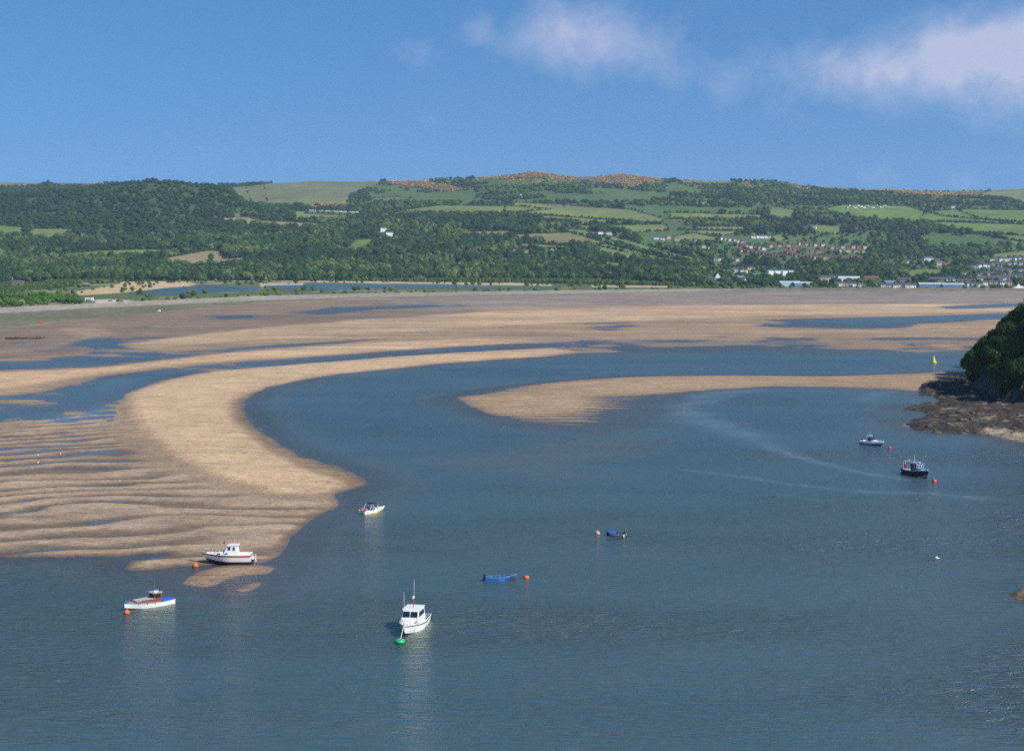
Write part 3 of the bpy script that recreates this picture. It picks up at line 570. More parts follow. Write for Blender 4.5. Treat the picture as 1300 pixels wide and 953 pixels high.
# ================================================================== MESH BUILDER
class MB:
    def __init__(s): s.v = []; s.f = []; s.m = []; s.mi = 0
    def add(s, vs, fs):
        b = len(s.v); s.v += [tuple(v) for v in vs]; s.f += [tuple(b + i for i in f) for f in fs]; s.m += [s.mi] * len(fs); return s
    def box(s, c, d, rz=0, taper=1.0):
        cx, cy, cz = c; hx, hy, hz = d[0] / 2, d[1] / 2, d[2] / 2; vs = []
        for z, t in ((-hz, 1), (hz, taper)):
            for x, y in ((-hx, -hy), (hx, -hy), (hx, hy), (-hx, hy)):
                x *= t; y *= t; vs.append((cx + x * math.cos(rz) - y * math.sin(rz), cy + x * math.sin(rz) + y * math.cos(rz), cz + z))
        return s.add(vs, [(3, 2, 1, 0), (4, 5, 6, 7), (0, 1, 5, 4), (1, 2, 6, 5), (2, 3, 7, 6), (3, 0, 4, 7)])
    def prism(s, pts, off):
        """pts: list of 3D points (planar ring), off: extrusion vector"""
        n = len(pts); a = [Vector(p) for p in pts]; b = [p + Vector(off) for p in a]
        return s.add(a + b, [tuple(range(n - 1, -1, -1)), tuple(range(n, 2 * n))] + [(i, (i + 1) % n, n + (i + 1) % n, n + i) for i in range(n)])
    def tube(s, pts, r, n=6, r1=None):
        pts = [Vector(p) for p in pts]; rings = []; b = len(s.v); vs = []
        for k, p in enumerate(pts):
            t = (pts[min(k + 1, len(pts) - 1)] - pts[max(k - 1, 0)]).normalized()
            u = t.orthogonal().normalized() if abs(t.z) > 0.9 else t.cross(Vector((0, 0, 1))).normalized(); w = t.cross(u)
            rr = r if r1 is None else r + (r1 - r) * k / (len(pts) - 1)
            for j in range(n):
                a = 2 * math.pi * j / n; vs.append(p + (u * math.cos(a) + w * math.sin(a)) * rr)
        fs = [(k * n + j, k * n + (j + 1) % n, (k + 1) * n + (j + 1) % n, (k + 1) * n + j) for k in range(len(pts) - 1) for j in range(n)]
        fs += [tuple(range(n - 1, -1, -1)), tuple((len(pts) - 1) * n + j for j in range(n))]
        return s.add(vs, fs)
    def ball(s, c, r, n=12, m=8, sq=(1, 1, 1)):
        vs = []; fs = []
        for i in range(m + 1):
            th = math.pi * i / m
            for j in range(n):
                a = 2 * math.pi * j / n; vs.append((c[0] + r * sq[0] * math.sin(th) * math.cos(a), c[1] + r * sq[1] * math.sin(th) * math.sin(a), c[2] + r * sq[2] * math.cos(th)))
        for i in range(m):
            for j in range(n): fs.append((i * n + j, (i + 1) * n + j, (i + 1) * n + (j + 1) % n, i * n + (j + 1) % n))
        return s.add(vs, fs)
    def lathe(s, prof, n=14, c=(0, 0, 0)):
        vs = [(c[0] + r * math.cos(2 * math.pi * j / n), c[1] + r * math.sin(2 * math.pi * j / n), c[2] + z) for r, z in prof for j in range(n)]
        fs = [(k * n + j, k * n + (j + 1) % n, (k + 1) * n + (j + 1) % n, (k + 1) * n + j) for k in range(len(prof) - 1) for j in range(n)]
        return s.add(vs, fs)
    def mesh(s, name, mats, smooth=False):
        me = bpy.data.meshes.new(name); me.from_pydata([tuple(v) for v in s.v], [], s.f)
        mats = mats if isinstance(mats, (list, tuple)) else [mats]
        for m in mats: me.materials.append(m)
        for p, i in zip(me.polygons, s.m): p.material_index = min(i, len(mats) - 1); p.use_smooth = smooth
        me.update(); return me
    def build(s, name, mats, parent=None, smooth=False, bevel=0.0):
        me = s.mesh(name, mats, smooth)
        bm = bmesh.new(); bm.from_mesh(me)
        if bevel:
            bmesh.ops.remove_doubles(bm, verts=bm.verts[:], dist=1e-4)
            bmesh.ops.bevel(bm, geom=bm.edges[:], offset=bevel, segments=2, affect='EDGES', clamp_overlap=True)
        bmesh.ops.recalc_face_normals(bm, faces=bm.faces[:]); bm.to_mesh(me); bm.free()
        o = bpy.data.objects.new(name, me); COL.objects.link(o)
        if parent is not None: o.parent = parent
        return o
def empty(name, loc, rz=0, label=None, cat=None, group=None, tilt=(0, 0)):
    o = bpy.data.objects.new(name, None); COL.objects.link(o); o.location = loc; o.rotation_euler = (tilt[0], tilt[1], rz)
    o.empty_display_size = 0.5; tag(o, label, cat, group); return o
def copy_tree(o, parent=None):
    c = o.copy(); COL.objects.link(c)
    if parent is not None: c.parent = parent
    for ch in KIDS.get(o.name, []): 
        copy_tree(ch, c)
    return c
KIDS = {}
def note_kids(root):
    kids = [o for o in bpy.data.objects if o.parent == root]
    KIDS[root.name] = kids
    for k in kids: note_kids(k)
# ================================================================== BUILDINGS
WH = paint('white_render', (0.84, 0.83, 0.80), 0.8, dirt=0.05, scale=0.4, spec=0.2); CRM = paint('cream_render', (0.58, 0.50, 0.38), 0.85, dirt=0.06, scale=0.4, spec=0.2)
PNK = paint('pink_render', (0.60, 0.40, 0.30), 0.85, dirt=0.06, scale=0.4, spec=0.2); BRK = paint('red_brick', (0.29, 0.16, 0.115), 0.9, dirt=0.12, scale=0.8, spec=0.2)
STN = paint('grey_stone', (0.30, 0.26, 0.21), 0.9, dirt=0.15, scale=0.8, spec=0.2); BLW = paint('pale_blue_render', (0.42, 0.52, 0.66), 0.8, dirt=0.05, scale=0.4, spec=0.2)
SLT = paint('slate_roof', (0.085, 0.09, 0.115), 0.6, dirt=0.12, scale=0.6, spec=0.3); BTL = paint('brown_tile_roof', (0.12, 0.078, 0.062), 0.8, dirt=0.15, scale=0.6, spec=0.2)
RTL = paint('red_tile_roof', (0.21, 0.11, 0.08), 0.8, dirt=0.15, scale=0.6, spec=0.2); MTL = paint('pale_metal_roof', (0.50, 0.55, 0.60), 0.4, dirt=0.06, scale=0.2)
TEAL = paint('teal_cladding', (0.05, 0.25, 0.25), 0.6); BLR = paint('blue_sheet_roof', (0.16, 0.24, 0.36), 0.5); GLS = paint('window_glass', (0.03, 0.035, 0.045), 0.12); TIM = paint('dark_timber', (0.055, 0.042, 0.032), 0.85)
THA = paint('thatch', (0.20, 0.17, 0.14), 0.95, dirt=0.2, scale=2); CHM = paint('chimney_brick', (0.25, 0.13, 0.09), 0.9)
_hm = {}
def house_meshes(w, d, h, pitch, wall, roof, hip):
    key = (w, d, h, pitch, wall.name, roof.name, hip)
    if key in _hm: return _hm[key]
    rh = d / 2 * pitch; b = MB()
    b.box((0, 0, h / 2 - 1.5), (w, d, h + 3))
    if not hip:
        for s_ in (-1, 1): b.prism([(s_ * (w / 2 - 0.15), -d / 2, h), (s_ * (w / 2 - 0.15), d / 2, h), (s_ * (w / 2 - 0.15), 0, h + rh)], (s_ * 0.14, 0, 0))
    wm = b.mesh('wall', wall)
    e = 0.35; r = MB(); t = 0.25; hp = d / 2 if hip else 0
    A0 = [(-w / 2 - e, -d / 2 - e, h - e * pitch), (w / 2 + e, -d / 2 - e, h - e * pitch), (w / 2 + e - hp, 0, h + rh), (-w / 2 - e + hp, 0, h + rh)]
    r.prism(A0, (0, 0, t)); r.prism([(-x, -y, z) for x, y, z in A0], (0, 0, t))
    if hip:
        for s_ in (-1, 1): r.prism([(s_ * (w / 2 + e), -d / 2 - e, h - e * pitch), (s_ * (w / 2 + e), d / 2 + e, h - e * pitch), (s_ * (w / 2 + e - hp), 0, h + rh)], (0, 0, t * 0.98))
    rm = r.mesh('roof', roof)
    c = MB(); c.box((w / 2 - 0.9, 0, h + rh + 0.2), (0.9, 0.7, 2.0)); c.tube([(w / 2 - 1.1, 0, h + rh + 1.2), (w / 2 - 1.1, 0, h + rh + 1.6)], 0.14); c.tube([(w / 2 - 0.7, 0, h + rh + 1.2), (w / 2 - 0.7, 0, h + rh + 1.6)], 0.14)
    cm = c.mesh('chimney', CHM)
    wi = MB(); wi.box((0, 0, 0), (1.0, 0.12, 1.05)); wim = wi.mesh('window', GLS)
    do = MB(); do.box((0, 0, 0), (0.95, 0.12, 2.05)); dm = do.mesh('door', TIM)
    _hm[key] = (wm, rm, cm, wim, dm); return _hm[key]
def child(name, me, parent, loc=(0, 0, 0), rz=0):
    o = bpy.data.objects.new(name, me); COL.objects.link(o); o.parent = parent; o.location = loc; o.rotation_euler = (0, 0, rz); return o
KEEP = []      # (x, y, radius in metres, px half width) kept clear of trees
def house(u, v, w, d, h, wall, roof, label, group=None, rz=None, cat='house', name='house', pitch=0.6, hip=False, chim=True, wins=True, dist=None, z0=None):
    if dist is None: x, y, z = locate(u, v)
    else: x, y = dist * ray(u, v)[0] / ray(u, v)[1], dist; z = ground_z(x, y)
    face = math.atan2(-x, y)       # front turned to the water and the photographer
    rz = face * 0.6 + (0.34 if rz is None or dist is None else 0.12) + (random.uniform(-0.35, 0.35) if rz is None else rz)
    wm, rm, cm, wim, dm = house_meshes(w, d, h, pitch, wall, roof, hip)
    o = empty(name, (x, y, z), rz, label, cat, group)
    child('wall', wm, o); r = child('roof', rm, o)
    if chim: child('chimney', cm, r)
    if wins:
        nf = 2 if h > 4 else 1; n = max(2, int(w / 3.2))
        for f_ in range(nf):
            for k in range(n):
                xx = -w / 2 + w * (k + 0.5) / n
                if f_ == 0 and k == n // 2: child('door', dm, o, (xx, -d / 2 - 0.05, 1.05)); continue
                child('window', wim, o, (xx, -d / 2 - 0.05, 1.5 + f_ * 2.6))
    KEEP.append((x, y, math.hypot(w, d) / 2 + 2, (w / 2 + 1.5) * FPX / y)); return o
PL = {'white': WH, 'cream': CRM, 'brick': BRK, 'stone': STN, 'pink': PNK}
def row(u0, v0, u1, v1, n, walls, roof, place, sz=(9, 7.5, 5.2), jit=0.8, group='houses of the village'):
    for k in range(n):
        t = (k + 0.5) / n; wl = walls[k % len(walls)]
        rn = {'slate_roof': 'slate', 'brown_tile_roof': 'brown tiled', 'red_tile_roof': 'red tiled'}[roof.name]
        w = round(sz[0] * random.choice((0.85, 1.0, 1.15)), 1)
        house(u0 + (u1 - u0) * t + random.uniform(-jit, jit) * 0.5, v0 + (v1 - v0) * t + random.uniform(-jit, jit) * 0.5, w, sz[1], sz[2], PL[wl], roof,
              f'small {wl} house with {rn} roof {place}', group)
# estate on the hillside
row(953, 302.5, 981, 302.5, 5, ['white'], SLT, 'in the highest bright row of the hillside village'); row(914, 304, 946, 309, 6, ['white', 'cream'], SLT, 'among trees at the village top left')
row(976, 314, 1009, 313.5, 6, ['cream', 'brick'], BTL, 'in the middle row of the hillside estate'); row(1012, 311, 1046, 313, 7, ['cream', 'brick'], BTL, 'in the upper right row of the hillside estate')
row(934, 318, 961, 324, 8, ['brick', 'brick', 'cream'], BTL, 'at the left end of the hillside estate'); row(961, 322, 990, 328, 8, ['brick', 'brick', 'stone'], BTL, 'in the lower left row of the hillside estate')
row(996, 322, 1021, 329, 8, ['brick', 'cream'], BTL, 'in the lower middle row of the hillside estate'); row(1023, 321, 1046, 321, 6, ['stone', 'brick'], BTL, 'in the right middle row of the hillside estate')
row(1024, 328.5, 1062, 329, 9, ['brick', 'brick', 'cream'], BTL, 'in the lowest row above the dark wood'); row(1064, 320, 1098, 321, 7, ['cream', 'brick'], BTL, 'at the far right end of the estate')
row(1068, 328, 1092, 328.5, 5, ['stone', 'brick'], BTL, 'under the right end of the estate'); row(940, 313, 972, 318, 6, ['brick', 'cream', 'white'], BTL, 'in the second row of the hillside estate')
row(990, 318, 1020, 318, 6, ['brick'], BTL, 'in the centre of the hillside estate'); row(1046, 316, 1100, 315, 8, ['brick', 'cream'], BTL, 'along the upper right lane of the estate')
# right hand town
row(1257, 332, 1272, 332.5, 4, ['white'], SLT, 'in the white terrace above the right hand town', (9, 8, 6)); row(1274, 331.5, 1340, 329, 11, ['white'], SLT, 'in the top street of the right hand town', (9, 8, 5.5))
row(1278, 337, 1350, 335, 10, ['white', 'white', 'cream'], SLT, 'in the second street of the right hand town'); row(1258, 338, 1275, 339, 4, ['white', 'white', 'stone'], SLT, 'beside the lane into the right hand town')
row(1252, 345, 1276, 345, 4, ['white', 'cream'], SLT, 'halfway down the right hand town', (11, 8, 5.5)); row(1238, 353, 1262, 351, 4, ['cream', 'white'], SLT, 'left of the right hand town centre', (10, 9, 6))
row(1262, 351.5, 1300, 353, 5, ['white', 'cream', 'brick'], SLT, 'in the right hand town below the green bank'); row(1300, 350, 1370, 348, 8, ['white', 'white', 'stone'], SLT, 'at the far right edge of the town')
row(1238, 358.5, 1280, 358, 6, ['cream', 'white', 'white'], SLT, 'in the dense streets near the shore', (9, 8, 6)); row(1246, 363, 1284, 363, 5, ['white', 'pink', 'cream'], SLT, 'on the waterfront of the right hand town', (9, 8, 5.5))
row(1290, 358, 1380, 357, 9, ['white', 'cream', 'brick'], SLT, 'in the streets behind the white ship')
row(1112, 350, 1136, 351, 3, ['white', 'cream'], SLT, 'above the boatyard'); row(1216, 351, 1238, 349, 4, ['white', 'cream'], SLT, 'left of the cream houses of the town'); row(1241, 340, 1256, 339, 3, ['white'], SLT, 'behind the blue roofed hall', (10, 8, 5.5))
row(1118, 365, 1162, 365.5, 6, ['white', 'cream', 'white'], SLT, 'on the shore beside the boatyard', (8, 7, 4)); row(1226, 364, 1246, 364, 3, ['white'], SLT, 'on the shore left of the town', (9, 7, 4.5)); row(1060, 363, 1096, 364, 4, ['white', 'cream'], SLT, 'on the shore below the long terrace', (9, 7, 4))
row(1262, 347, 1300, 346, 5, ['white', 'white', 'cream'], SLT, 'above the green bank of the town'); row(1244, 356, 1300, 355, 7, ['white', 'cream', 'white'], SLT, 'in the middle streets of the town', (9, 8, 5.5))
row(925, 330, 945, 334, 3, ['white', 'cream'], SLT, 'on the lane below the estate'); row(1100, 335, 1120, 337, 3, ['white', 'cream'], SLT, 'in the trees under the estate'); row(880, 312, 905, 318, 3, ['white', 'cream'], SLT, 'in the trees left of the village')
# single buildings
H_ = house
H_(762, 297, 13, 8, 4, WH, SLT, 'left white bungalow on the green slope above the dark wood'); H_(773, 297.5, 12, 8, 4, WH, BTL, 'white bungalow with brown roof right of its twin on the slope'); H_(787, 299, 14, 9, 3.5, STN, SLT, 'dark stone house half hidden beside the two white bungalows')
H_(833, 304, 12, 8, 5, WH, SLT, 'white house at the left end of the slope row'); H_(841, 305, 11, 8, 5, WH, SLT, 'second white house of the slope row'); H_(848, 303, 10, 8, 5, CRM, SLT, 'cream house behind the slope row')
H_(859, 306, 12, 9, 6, PNK, RTL, 'pink gabled house with red roof on the slope row'); H_(873, 308, 10, 8, 5, CRM, SLT, 'cream house right of the pink gabled house'); H_(882, 307, 10, 8, 5.5, STN, SLT, 'stone house at the right end of the slope row')
H_(654, 322, 15, 9, 6.5, PNK, RTL, 'large pink house at the left of the pair above the shore wood', pitch=0.6); H_(667, 322, 14, 9, 6.5, PNK, BTL, 'large pink house at the right of the pair above the shore wood', pitch=0.6)
H_(693, 319, 11, 7, 3.5, STN, SLT, 'grey low house beside the white barn'); H_(701, 319.5, 9, 8, 4.5, WH, SLT, 'white gabled barn above the shore wood', rz=1.2)
H_(817, 332, 14, 8, 4.5, CRM, BTL, 'cream bungalow alone in the trees below the hedge field'); H_(907, 331, 11, 8, 4.5, STN, SLT, 'stone house left of the white pair below the village'); H_(915, 331, 12, 8, 4.5, WH, SLT, 'white house below the left end of the village')
H_(486, 294, 16, 10, 8, WH, SLT, 'rear wing of the big white hillside mansion', name='mansion', cat='mansion'); H_(494, 300, 20, 11, 8.5, WH, SLT, 'big white mansion among dark trees on the hillside', name='mansion', cat='mansion', rz=0.1)
H_(489, 274, 12, 8, 4.5, WH, SLT, 'white farmhouse right of the caravan row'); H_(504, 273, 14, 8, 4.5, WH, BTL, 'white farmhouse with brown roof by the pale field'); H_(536, 354, 8, 7, 3.2, WH, SLT, 'little white outbuilding left of the shore cottage')
H_(541, 354.5, 12, 8, 5, WH, SLT, 'white gabled cottage at the foot of the wood', rz=0.7); H_(675, 249, 16, 9, 6, WH, SLT, 'white farmhouse high on the wooded hill'); H_(662, 248.5, 9, 8, 5, WH, SLT, 'small white cottage high on the wooded hill')
H_(699, 262, 16, 9, 5, STN, SLT, 'grey farm barn at the left of the upland farmyard'); H_(709, 262.5, 18, 9, 5, STN, SLT, 'long grey barn in the middle of the upland farmyard'); H_(720, 263, 12, 9, 5, STN, SLT, 'grey farmhouse at the right of the upland farmyard')
H_(1034, 290.5, 13, 9, 6, WH, SLT, 'white gabled farmhouse above the estate', rz=1.0); H_(1024, 290, 20, 9, 3.5, STN, SLT, 'long grey barn beside the white farmhouse'); H_(1187, 262, 12, 9, 8, STN, SLT, 'tall stone farmhouse on the ridge field')
H_(1211, 264, 18, 10, 5, WH, SLT, 'white farm buildings right of the tall stone farmhouse'); H_(1219, 263, 11, 8, 5, STN, SLT, 'stone barn right of the white farm buildings'); H_(1075, 246, 18, 9, 5, WH, SLT, 'white farmhouse near the skyline'); H_(1095, 245, 14, 8, 4.5, WH, SLT, 'second white farmhouse near the skyline')
H_(300, 274, 16, 9, 4, STN, RTL, 'brown farm shed above the tan field strip'); H_(186, 330, 9, 7, 3.5, WH, SLT, 'tiny white cottage on the green pasture left')
H_(933, 347, 15, 11, 7.5, CRM, SLT, 'cream villa at the left of the shore villas', hip=True); H_(943, 348, 15, 11, 7, WH, SLT, 'white villa in the middle of the shore villas', hip=True); H_(952, 345, 17, 11, 7.5, CRM, SLT, 'cream villa at the right of the shore villas', hip=True)
H_(939, 356, 12, 9, 5, WH, BLR, 'white house with blue roof below the shore villas'); H_(948, 357, 10, 8, 4.5, WH, SLT, 'small white house right of the blue roofed one'); H_(922, 357, 12, 8, 4, WH, SLT, 'white bungalow between the gothic house and the villas')
H_(904, 357.5, 13, 9, 4.5, WH, SLT, 'low wing of the white gothic house by the shore'); H_(910.5, 357.5, 8, 9, 7, WH, SLT, 'steep gabled white gothic house by the shore', pitch=1.5, rz=1.45, cat='house')
for k, uu in enumerate((977, 986, 995, 1003)):
    H_(uu, 351, 9.5, 12, 9.5, WH, MTL, ['first', 'second', 'third', 'last'][k] + ' modern white apartment block counted from the teal shed', 'modern white apartment blocks', rz=0.05, pitch=0.2, chim=False, name='apartment_block', cat='apartment block')
H_(963, 351, 24, 10, 4.5, TEAL, TEAL, 'teal green shed beside the white apartment blocks', cat='shed', name='shed', rz=0, pitch=0.2, chim=False, wins=False)
H_(1002, 362, 30, 18, 5, MTL, MTL, 'pale metal workshop nearest the white apartment blocks', cat='workshop', name='workshop', rz=0.1, pitch=0.25, chim=False, wins=False, dist=2150); H_(1019, 363, 28, 16, 4.5, BLR, MTL, 'blue sided workshop with pale roof by the shore', cat='workshop', name='workshop', rz=0.1, pitch=0.25, chim=False, wins=False, dist=2140)
def terrace(u0, u1, v, n, walls, roof, label, group, h=6.2, d=9):
    for k in range(n):
        u = u0 + (u1 - u0) * (k + 0.5) / n; x, y, z = locate(u, v); w = (u1 - u0) / n * y / FPX
        H_(u, v, round(w + 0.02, 2), d, h, walls[k % len(walls)], roof, label, group, rz=0, dist=y)
terrace(1040, 1062, 357, 5, [CRM], SLT, 'cream terraced house in the long shore terrace', 'cream shore terrace'); terrace(1064, 1091, 357, 6, [WH], MTL, 'white terraced house with pale roof by the shore', 'white shore terrace', 5)
terrace(1097, 1115, 359, 3, [BRK], RTL, 'red brick terraced house with red roof by the shore', 'red brick shore terrace', 7.5); terrace(1179, 1212, 359, 8, [BLW, WH], SLT, 'pale blue or white terraced house behind the long boatshed', 'pale blue and white terrace', 6)
terrace(1214, 1234, 361, 4, [PNK], SLT, 'pink terraced house left of the town', 'pink terrace', 5.5); terrace(1138, 1156, 359, 4, [STN], SLT, 'grey stone terraced house right of the boatyard', 'grey stone terrace', 5.5)
H_(1130, 362, 20, 14, 5, BLR, BLR, 'blue sheet metal boatyard shed', cat='shed', name='shed', rz=0.3, pitch=0.4, chim=False, wins=False, dist=2170)
H_(1180, 365, 32, 16, 4.2, BLR, MTL, 'long low boatshed with pale roof, left of two', cat='boatshed', name='boatshed', rz=0.0, pitch=0.25, chim=False, wins=False, dist=2120); H_(1209, 365.5, 30, 16, 3.8, BLR, MTL, 'long low boatshed with pale roof, right of two', cat='boatshed', name='boatshed', rz=0.0, pitch=0.25, chim=False, wins=False, dist=2115)
H_(1141, 342, 9, 7, 6, CRM, SLT, 'tall narrow cream cottage above the shore terraces'); H_(1154, 334, 10, 8, 5, WH, SLT, 'white house at the left of the trees over the round field'); H_(1178, 331, 20, 10, 6, WH, SLT, 'large white house above the round green field')
H_(1192, 337, 14, 10, 6, CRM, RTL, 'tan house with red roof, left of the pair over the round field'); H_(1201, 339, 14, 10, 5.5, CRM, RTL, 'tan house with red roof, right of the pair over the round field'); H_(1236, 345, 28, 18, 6, STN, BLR, 'big blue roofed hall left of the town', hip=True, cat='hall', name='village_hall', chim=False)
# visitor centre, hides
def at_dist(u, v, z=2.9): return W(u, v, z)
x, y = at_dist(23, 361); d_ = y; H_(23, 361, 19, 9, 3.2, BRK, SLT, 'long brick visitor centre with slate roof behind the green bushes', cat='visitor centre', name='visitor_centre', rz=0.05, pitch=0.6, chim=False, dist=d_)
x, y = at_dist(109, 363.2); hut = empty('round_hut', (x, y, ground_z(x, y)), 0, 'round hut with low grey thatched roof by the sandy clearing', 'hut')
b = MB(); b.lathe([(6, -0.5), (6, 2.3)], 10); b.build('wall', TIM, hut); b = MB(); b.lathe([(8.8, 2.0), (8.6, 2.35), (2.0, 5.6), (0.0, 6.0)], 10); b.lathe([(8.8, 2.0), (0.1, 2.1)], 10); b.build('roof', THA, hut); KEEP.append((x, y, 14, 12))
for (u, v, w, lab) in ((217, 359.5, 14, 'dark timber bird hide on stilts beside the left lagoon'), (353.5, 357.5, 8, 'small dark bird hide between the lagoons')):
    x, y = at_dist(u, v); hd = empty('bird_hide', (x, y, 2.9), 0, lab, 'bird hide')
    b = MB(); b.box((0, 0, 2.2), (w, 4, 2.6)); b.build('wall', TIM, hd); b = MB(); b.box((0, 0, 3.65), (w + 0.8, 4.8, 0.25)); b.build('roof', SLT, hd)
    b = MB(); b.box((0, -2.02, 2.6), (w * 0.85, 0.06, 0.35)); b.build('viewing_slot', GLS, hd)
    for sx_ in (-1, 1):
        for sy in (-1, 1): b = MB(); b.box((sx_ * (w / 2 - 0.4), sy * 1.6, 0.4), (0.25, 0.25, 1.2)); b.build('leg', TIM, hd)
    KEEP.append((x, y, 12, 9))
x, y = at_dist(86, 361); fr = empty('play_shelter', (x, y, ground_z(x, y)), 0, 'bright blue shelter canopy left of the round hut', 'shelter')
b = MB(); b.prism([(-4.2, -2, 1.9), (4.2, -2, 1.9), (4.2, 0, 3.0), (-4.2, 0, 3.0)], (0, 0, .12)); b.prism([(-4.2, 2, 1.9), (4.2, 2, 1.9), (4.2, 0, 3.0), (-4.2, 0, 3.0)], (0, 0, .12)); b.build('canopy', paint('blue_canopy', (0.03, 0.22, 0.55), 0.5), fr)
for a_ in (-1, 1):
    for c_ in (-1, 1): b = MB(); b.tube([(a_ * 3.9, c_ * 1.8, 0), (a_ * 3.9, c_ * 1.8, 2)], 0.08); b.build('post', MTL, fr)
KEEP.append((x, y, 12, 10))
x, y = at_dist(15.5, 360); fp = empty('flagpole', (x, y, ground_z(x, y)), 0, 'white flagpole with pale blue flag at the visitor centre', 'flagpole')
b = MB(); b.tube([(0, 0, 0), (0, 0, 10)], 0.1, 6, 0.06); b.build('pole', WH, fp); b = MB(); b.prism([(0.08, 0, 8), (1.9, 0.3, 7.6), (1.9, 0.3, 9.0), (0.08, 0, 9.6)], (0, 0.03, 0)); b.build('flag', paint('flag_blue', (0.25, 0.5, 0.75), 0.8), fp)
# static caravans, parked vehicles
CAR = {}
def caravan(u, v, label, group, rz, wall=WH, w=9.5):
    x, y, z = locate(u, v); o = empty('caravan', (x, y, z), rz, label, 'caravan', group)
    key = (w, wall.name)
    if key not in CAR:
        b = MB(); b.prism([(-w / 2, -1.5, 0.5), (w / 2, -1.5, 0.5), (w / 2, -1.5, 2.7), (w / 2 - 0.4, -1.5, 3.0), (-w / 2 + 0.4, -1.5, 3.0), (-w / 2, -1.5, 2.7)], (0, 3.0, 0)); m1 = b.mesh('body', wall)
        b = MB(); b.box((0, 0, 3.06), (w - 0.7, 3.1, 0.1)); m2 = b.mesh('roof', MTL); b = MB(); b.box((-w * 0.3, -1.53, 2.0), (1.5, 0.06, 0.8)); m3 = b.mesh('window', GLS); b = MB(); b.box((0, 0, 0.25), (w * 0.6, 1.6, 0.5)); m4 = b.mesh('chassis', TIM)
        CAR[key] = (m1, m2, m3, m4)
    m1, m2, m3, m4 = CAR[key]; child('body', m1, o); child('roof', m2, o); child('chassis', m4, o)
    for k in range(2): child('window', m3, o, (w * 0.33 * k, 0, 0))
    KEEP.append((x, y, 8, (w / 2 + 1) * FPX / y)); return o
for k in range(15): caravan(389 + 77 * (k + 0.5) / 15, 267.5 + 3.2 * (k + 0.5) / 15, 'white static caravan in the long row under the gorse bank', 'static caravans under the gorse bank', random.uniform(-0.5, 0.5))
for k in range(16): caravan(1069 + 60 * (k + 0.5) / 16, 263 + 1.5 * math.sin(k * 2.1), 'white static caravan on the high green field', 'static caravans on the high field', random.uniform(-0.9, 0.9))
def car(x, y, z, rz, colr, label, group=None, name='parked_car'):
    o = empty(name, (x, y, z), rz, label, 'car', group)
    key = 'car' + colr
    if key not in CAR:
        cc = {'red': (0.28, 0.02, 0.02), 'white': (0.75, 0.75, 0.75), 'blue': (0.05, 0.1, 0.3), 'silver': (0.5, 0.52, 0.55), 'dark': (0.03, 0.03, 0.04)}[colr]
        b = MB(); b.prism([(-2.1, -0.85, 0.35), (2.1, -0.85, 0.35), (2.15, -0.85, 0.75), (1.2, -0.85, 0.9), (-1.9, -0.85, 0.95), (-2.15, -0.85, 0.8)], (0, 1.7, 0)); m1 = b.mesh('body', paint('car_' + colr, cc, 0.25))
        b = MB(); b.prism([(-1.8, -0.75, 0.92), (1.15, -0.75, 0.9), (0.5, -0.7, 1.4), (-1.3, -0.7, 1.42)], (0, 1.5, 0)); m2 = b.mesh('cabin', GLS)
        b = MB(); b.prism([(-1.3, -0.68, 1.42), (0.45, -0.68, 1.42), (0.35, -0.6, 1.47), (-1.2, -0.6, 1.47)], (0, 1.3, 0)); m4 = b.mesh('roof', paint('car_' + colr, cc, 0.25))
        b = MB(); b.tube([(0, -0.1, 0), (0, 0.1, 0)], 0.32, 12); m3 = b.mesh('wheel', paint('tyre', (0.02, 0.02, 0.02), 0.9)); CAR[key] = (m1, m2, m3, m4)
    m1, m2, m3, m4 = CAR[key]; child('body', m1, o); child('cabin', m2, o); child('roof', m4, o)
    for sx_ in (-1.35, 1.35):
        for sy in (-0.82, 0.82): child('wheel', m3, o, (sx_, sy, 0.32))
    return o
x, y = W(140, 382.6, 2.8); car(x, y, ground_z(x, y), 0.1, 'red', 'dark red car parked at the end of the embankment track'); KEEP.append((x, y, 5, 5))
for k in range(9):
    x, y = W(5 + 2.9 * k, 340 + 0.8 * (k % 2), 4.5); cl = ['white', 'silver', 'blue', 'white', 'dark', 'white', 'silver', 'white', 'blue'][k]
    z = ground_z(x, y); car(x, y, z, 1.3, cl, f'{cl} car parked among the trees behind the visitor centre', 'cars in the reserve car park'); KEEP.append((x, y, 6, 3.5))
x, y = W(114, 383, 2.8); mh = empty('motorhome', (x, y, ground_z(x, y) - 0.05), 0.12, 'white motorhome with dark blue swoosh parked at the end of the bushes', 'motorhome'); mh.scale = (1.25, 1.25, 1.25)
b = MB(); b.prism([(-3.4, -1.1, 0.6), (1.9, -1.1, 0.6), (1.9, -1.1, 1.9), (3.0, -1.1, 2.1), (2.9, -1.1, 3.1), (-3.4, -1.1, 3.1)], (0, 2.2, 0)); b.build('body', WH, mh)
b = MB(); b.prism([(1.91, -1.0, 0.6), (3.7, -1.0, 0.6), (3.7, -1.0, 1.1), (3.0, -1.0, 1.3), (2.6, -1.0, 1.9), (1.91, -1.0, 1.9)], (0, 2.0, 0)); b.build('cab', WH, mh)
b = MB(); b.prism([(2.2, -1.03, 1.25), (2.95, -1.03, 1.25), (2.6, -1.03, 1.8), (2.2, -1.03, 1.8)], (0, 2.06, 0)); b.build('cab_window', GLS, mh)
for xx in (-2.6, -1.0, 0.4): b = MB(); b.box((xx, -1.12, 2.3), (0.9, 0.05, 0.55)); b.build('window', GLS, mh)
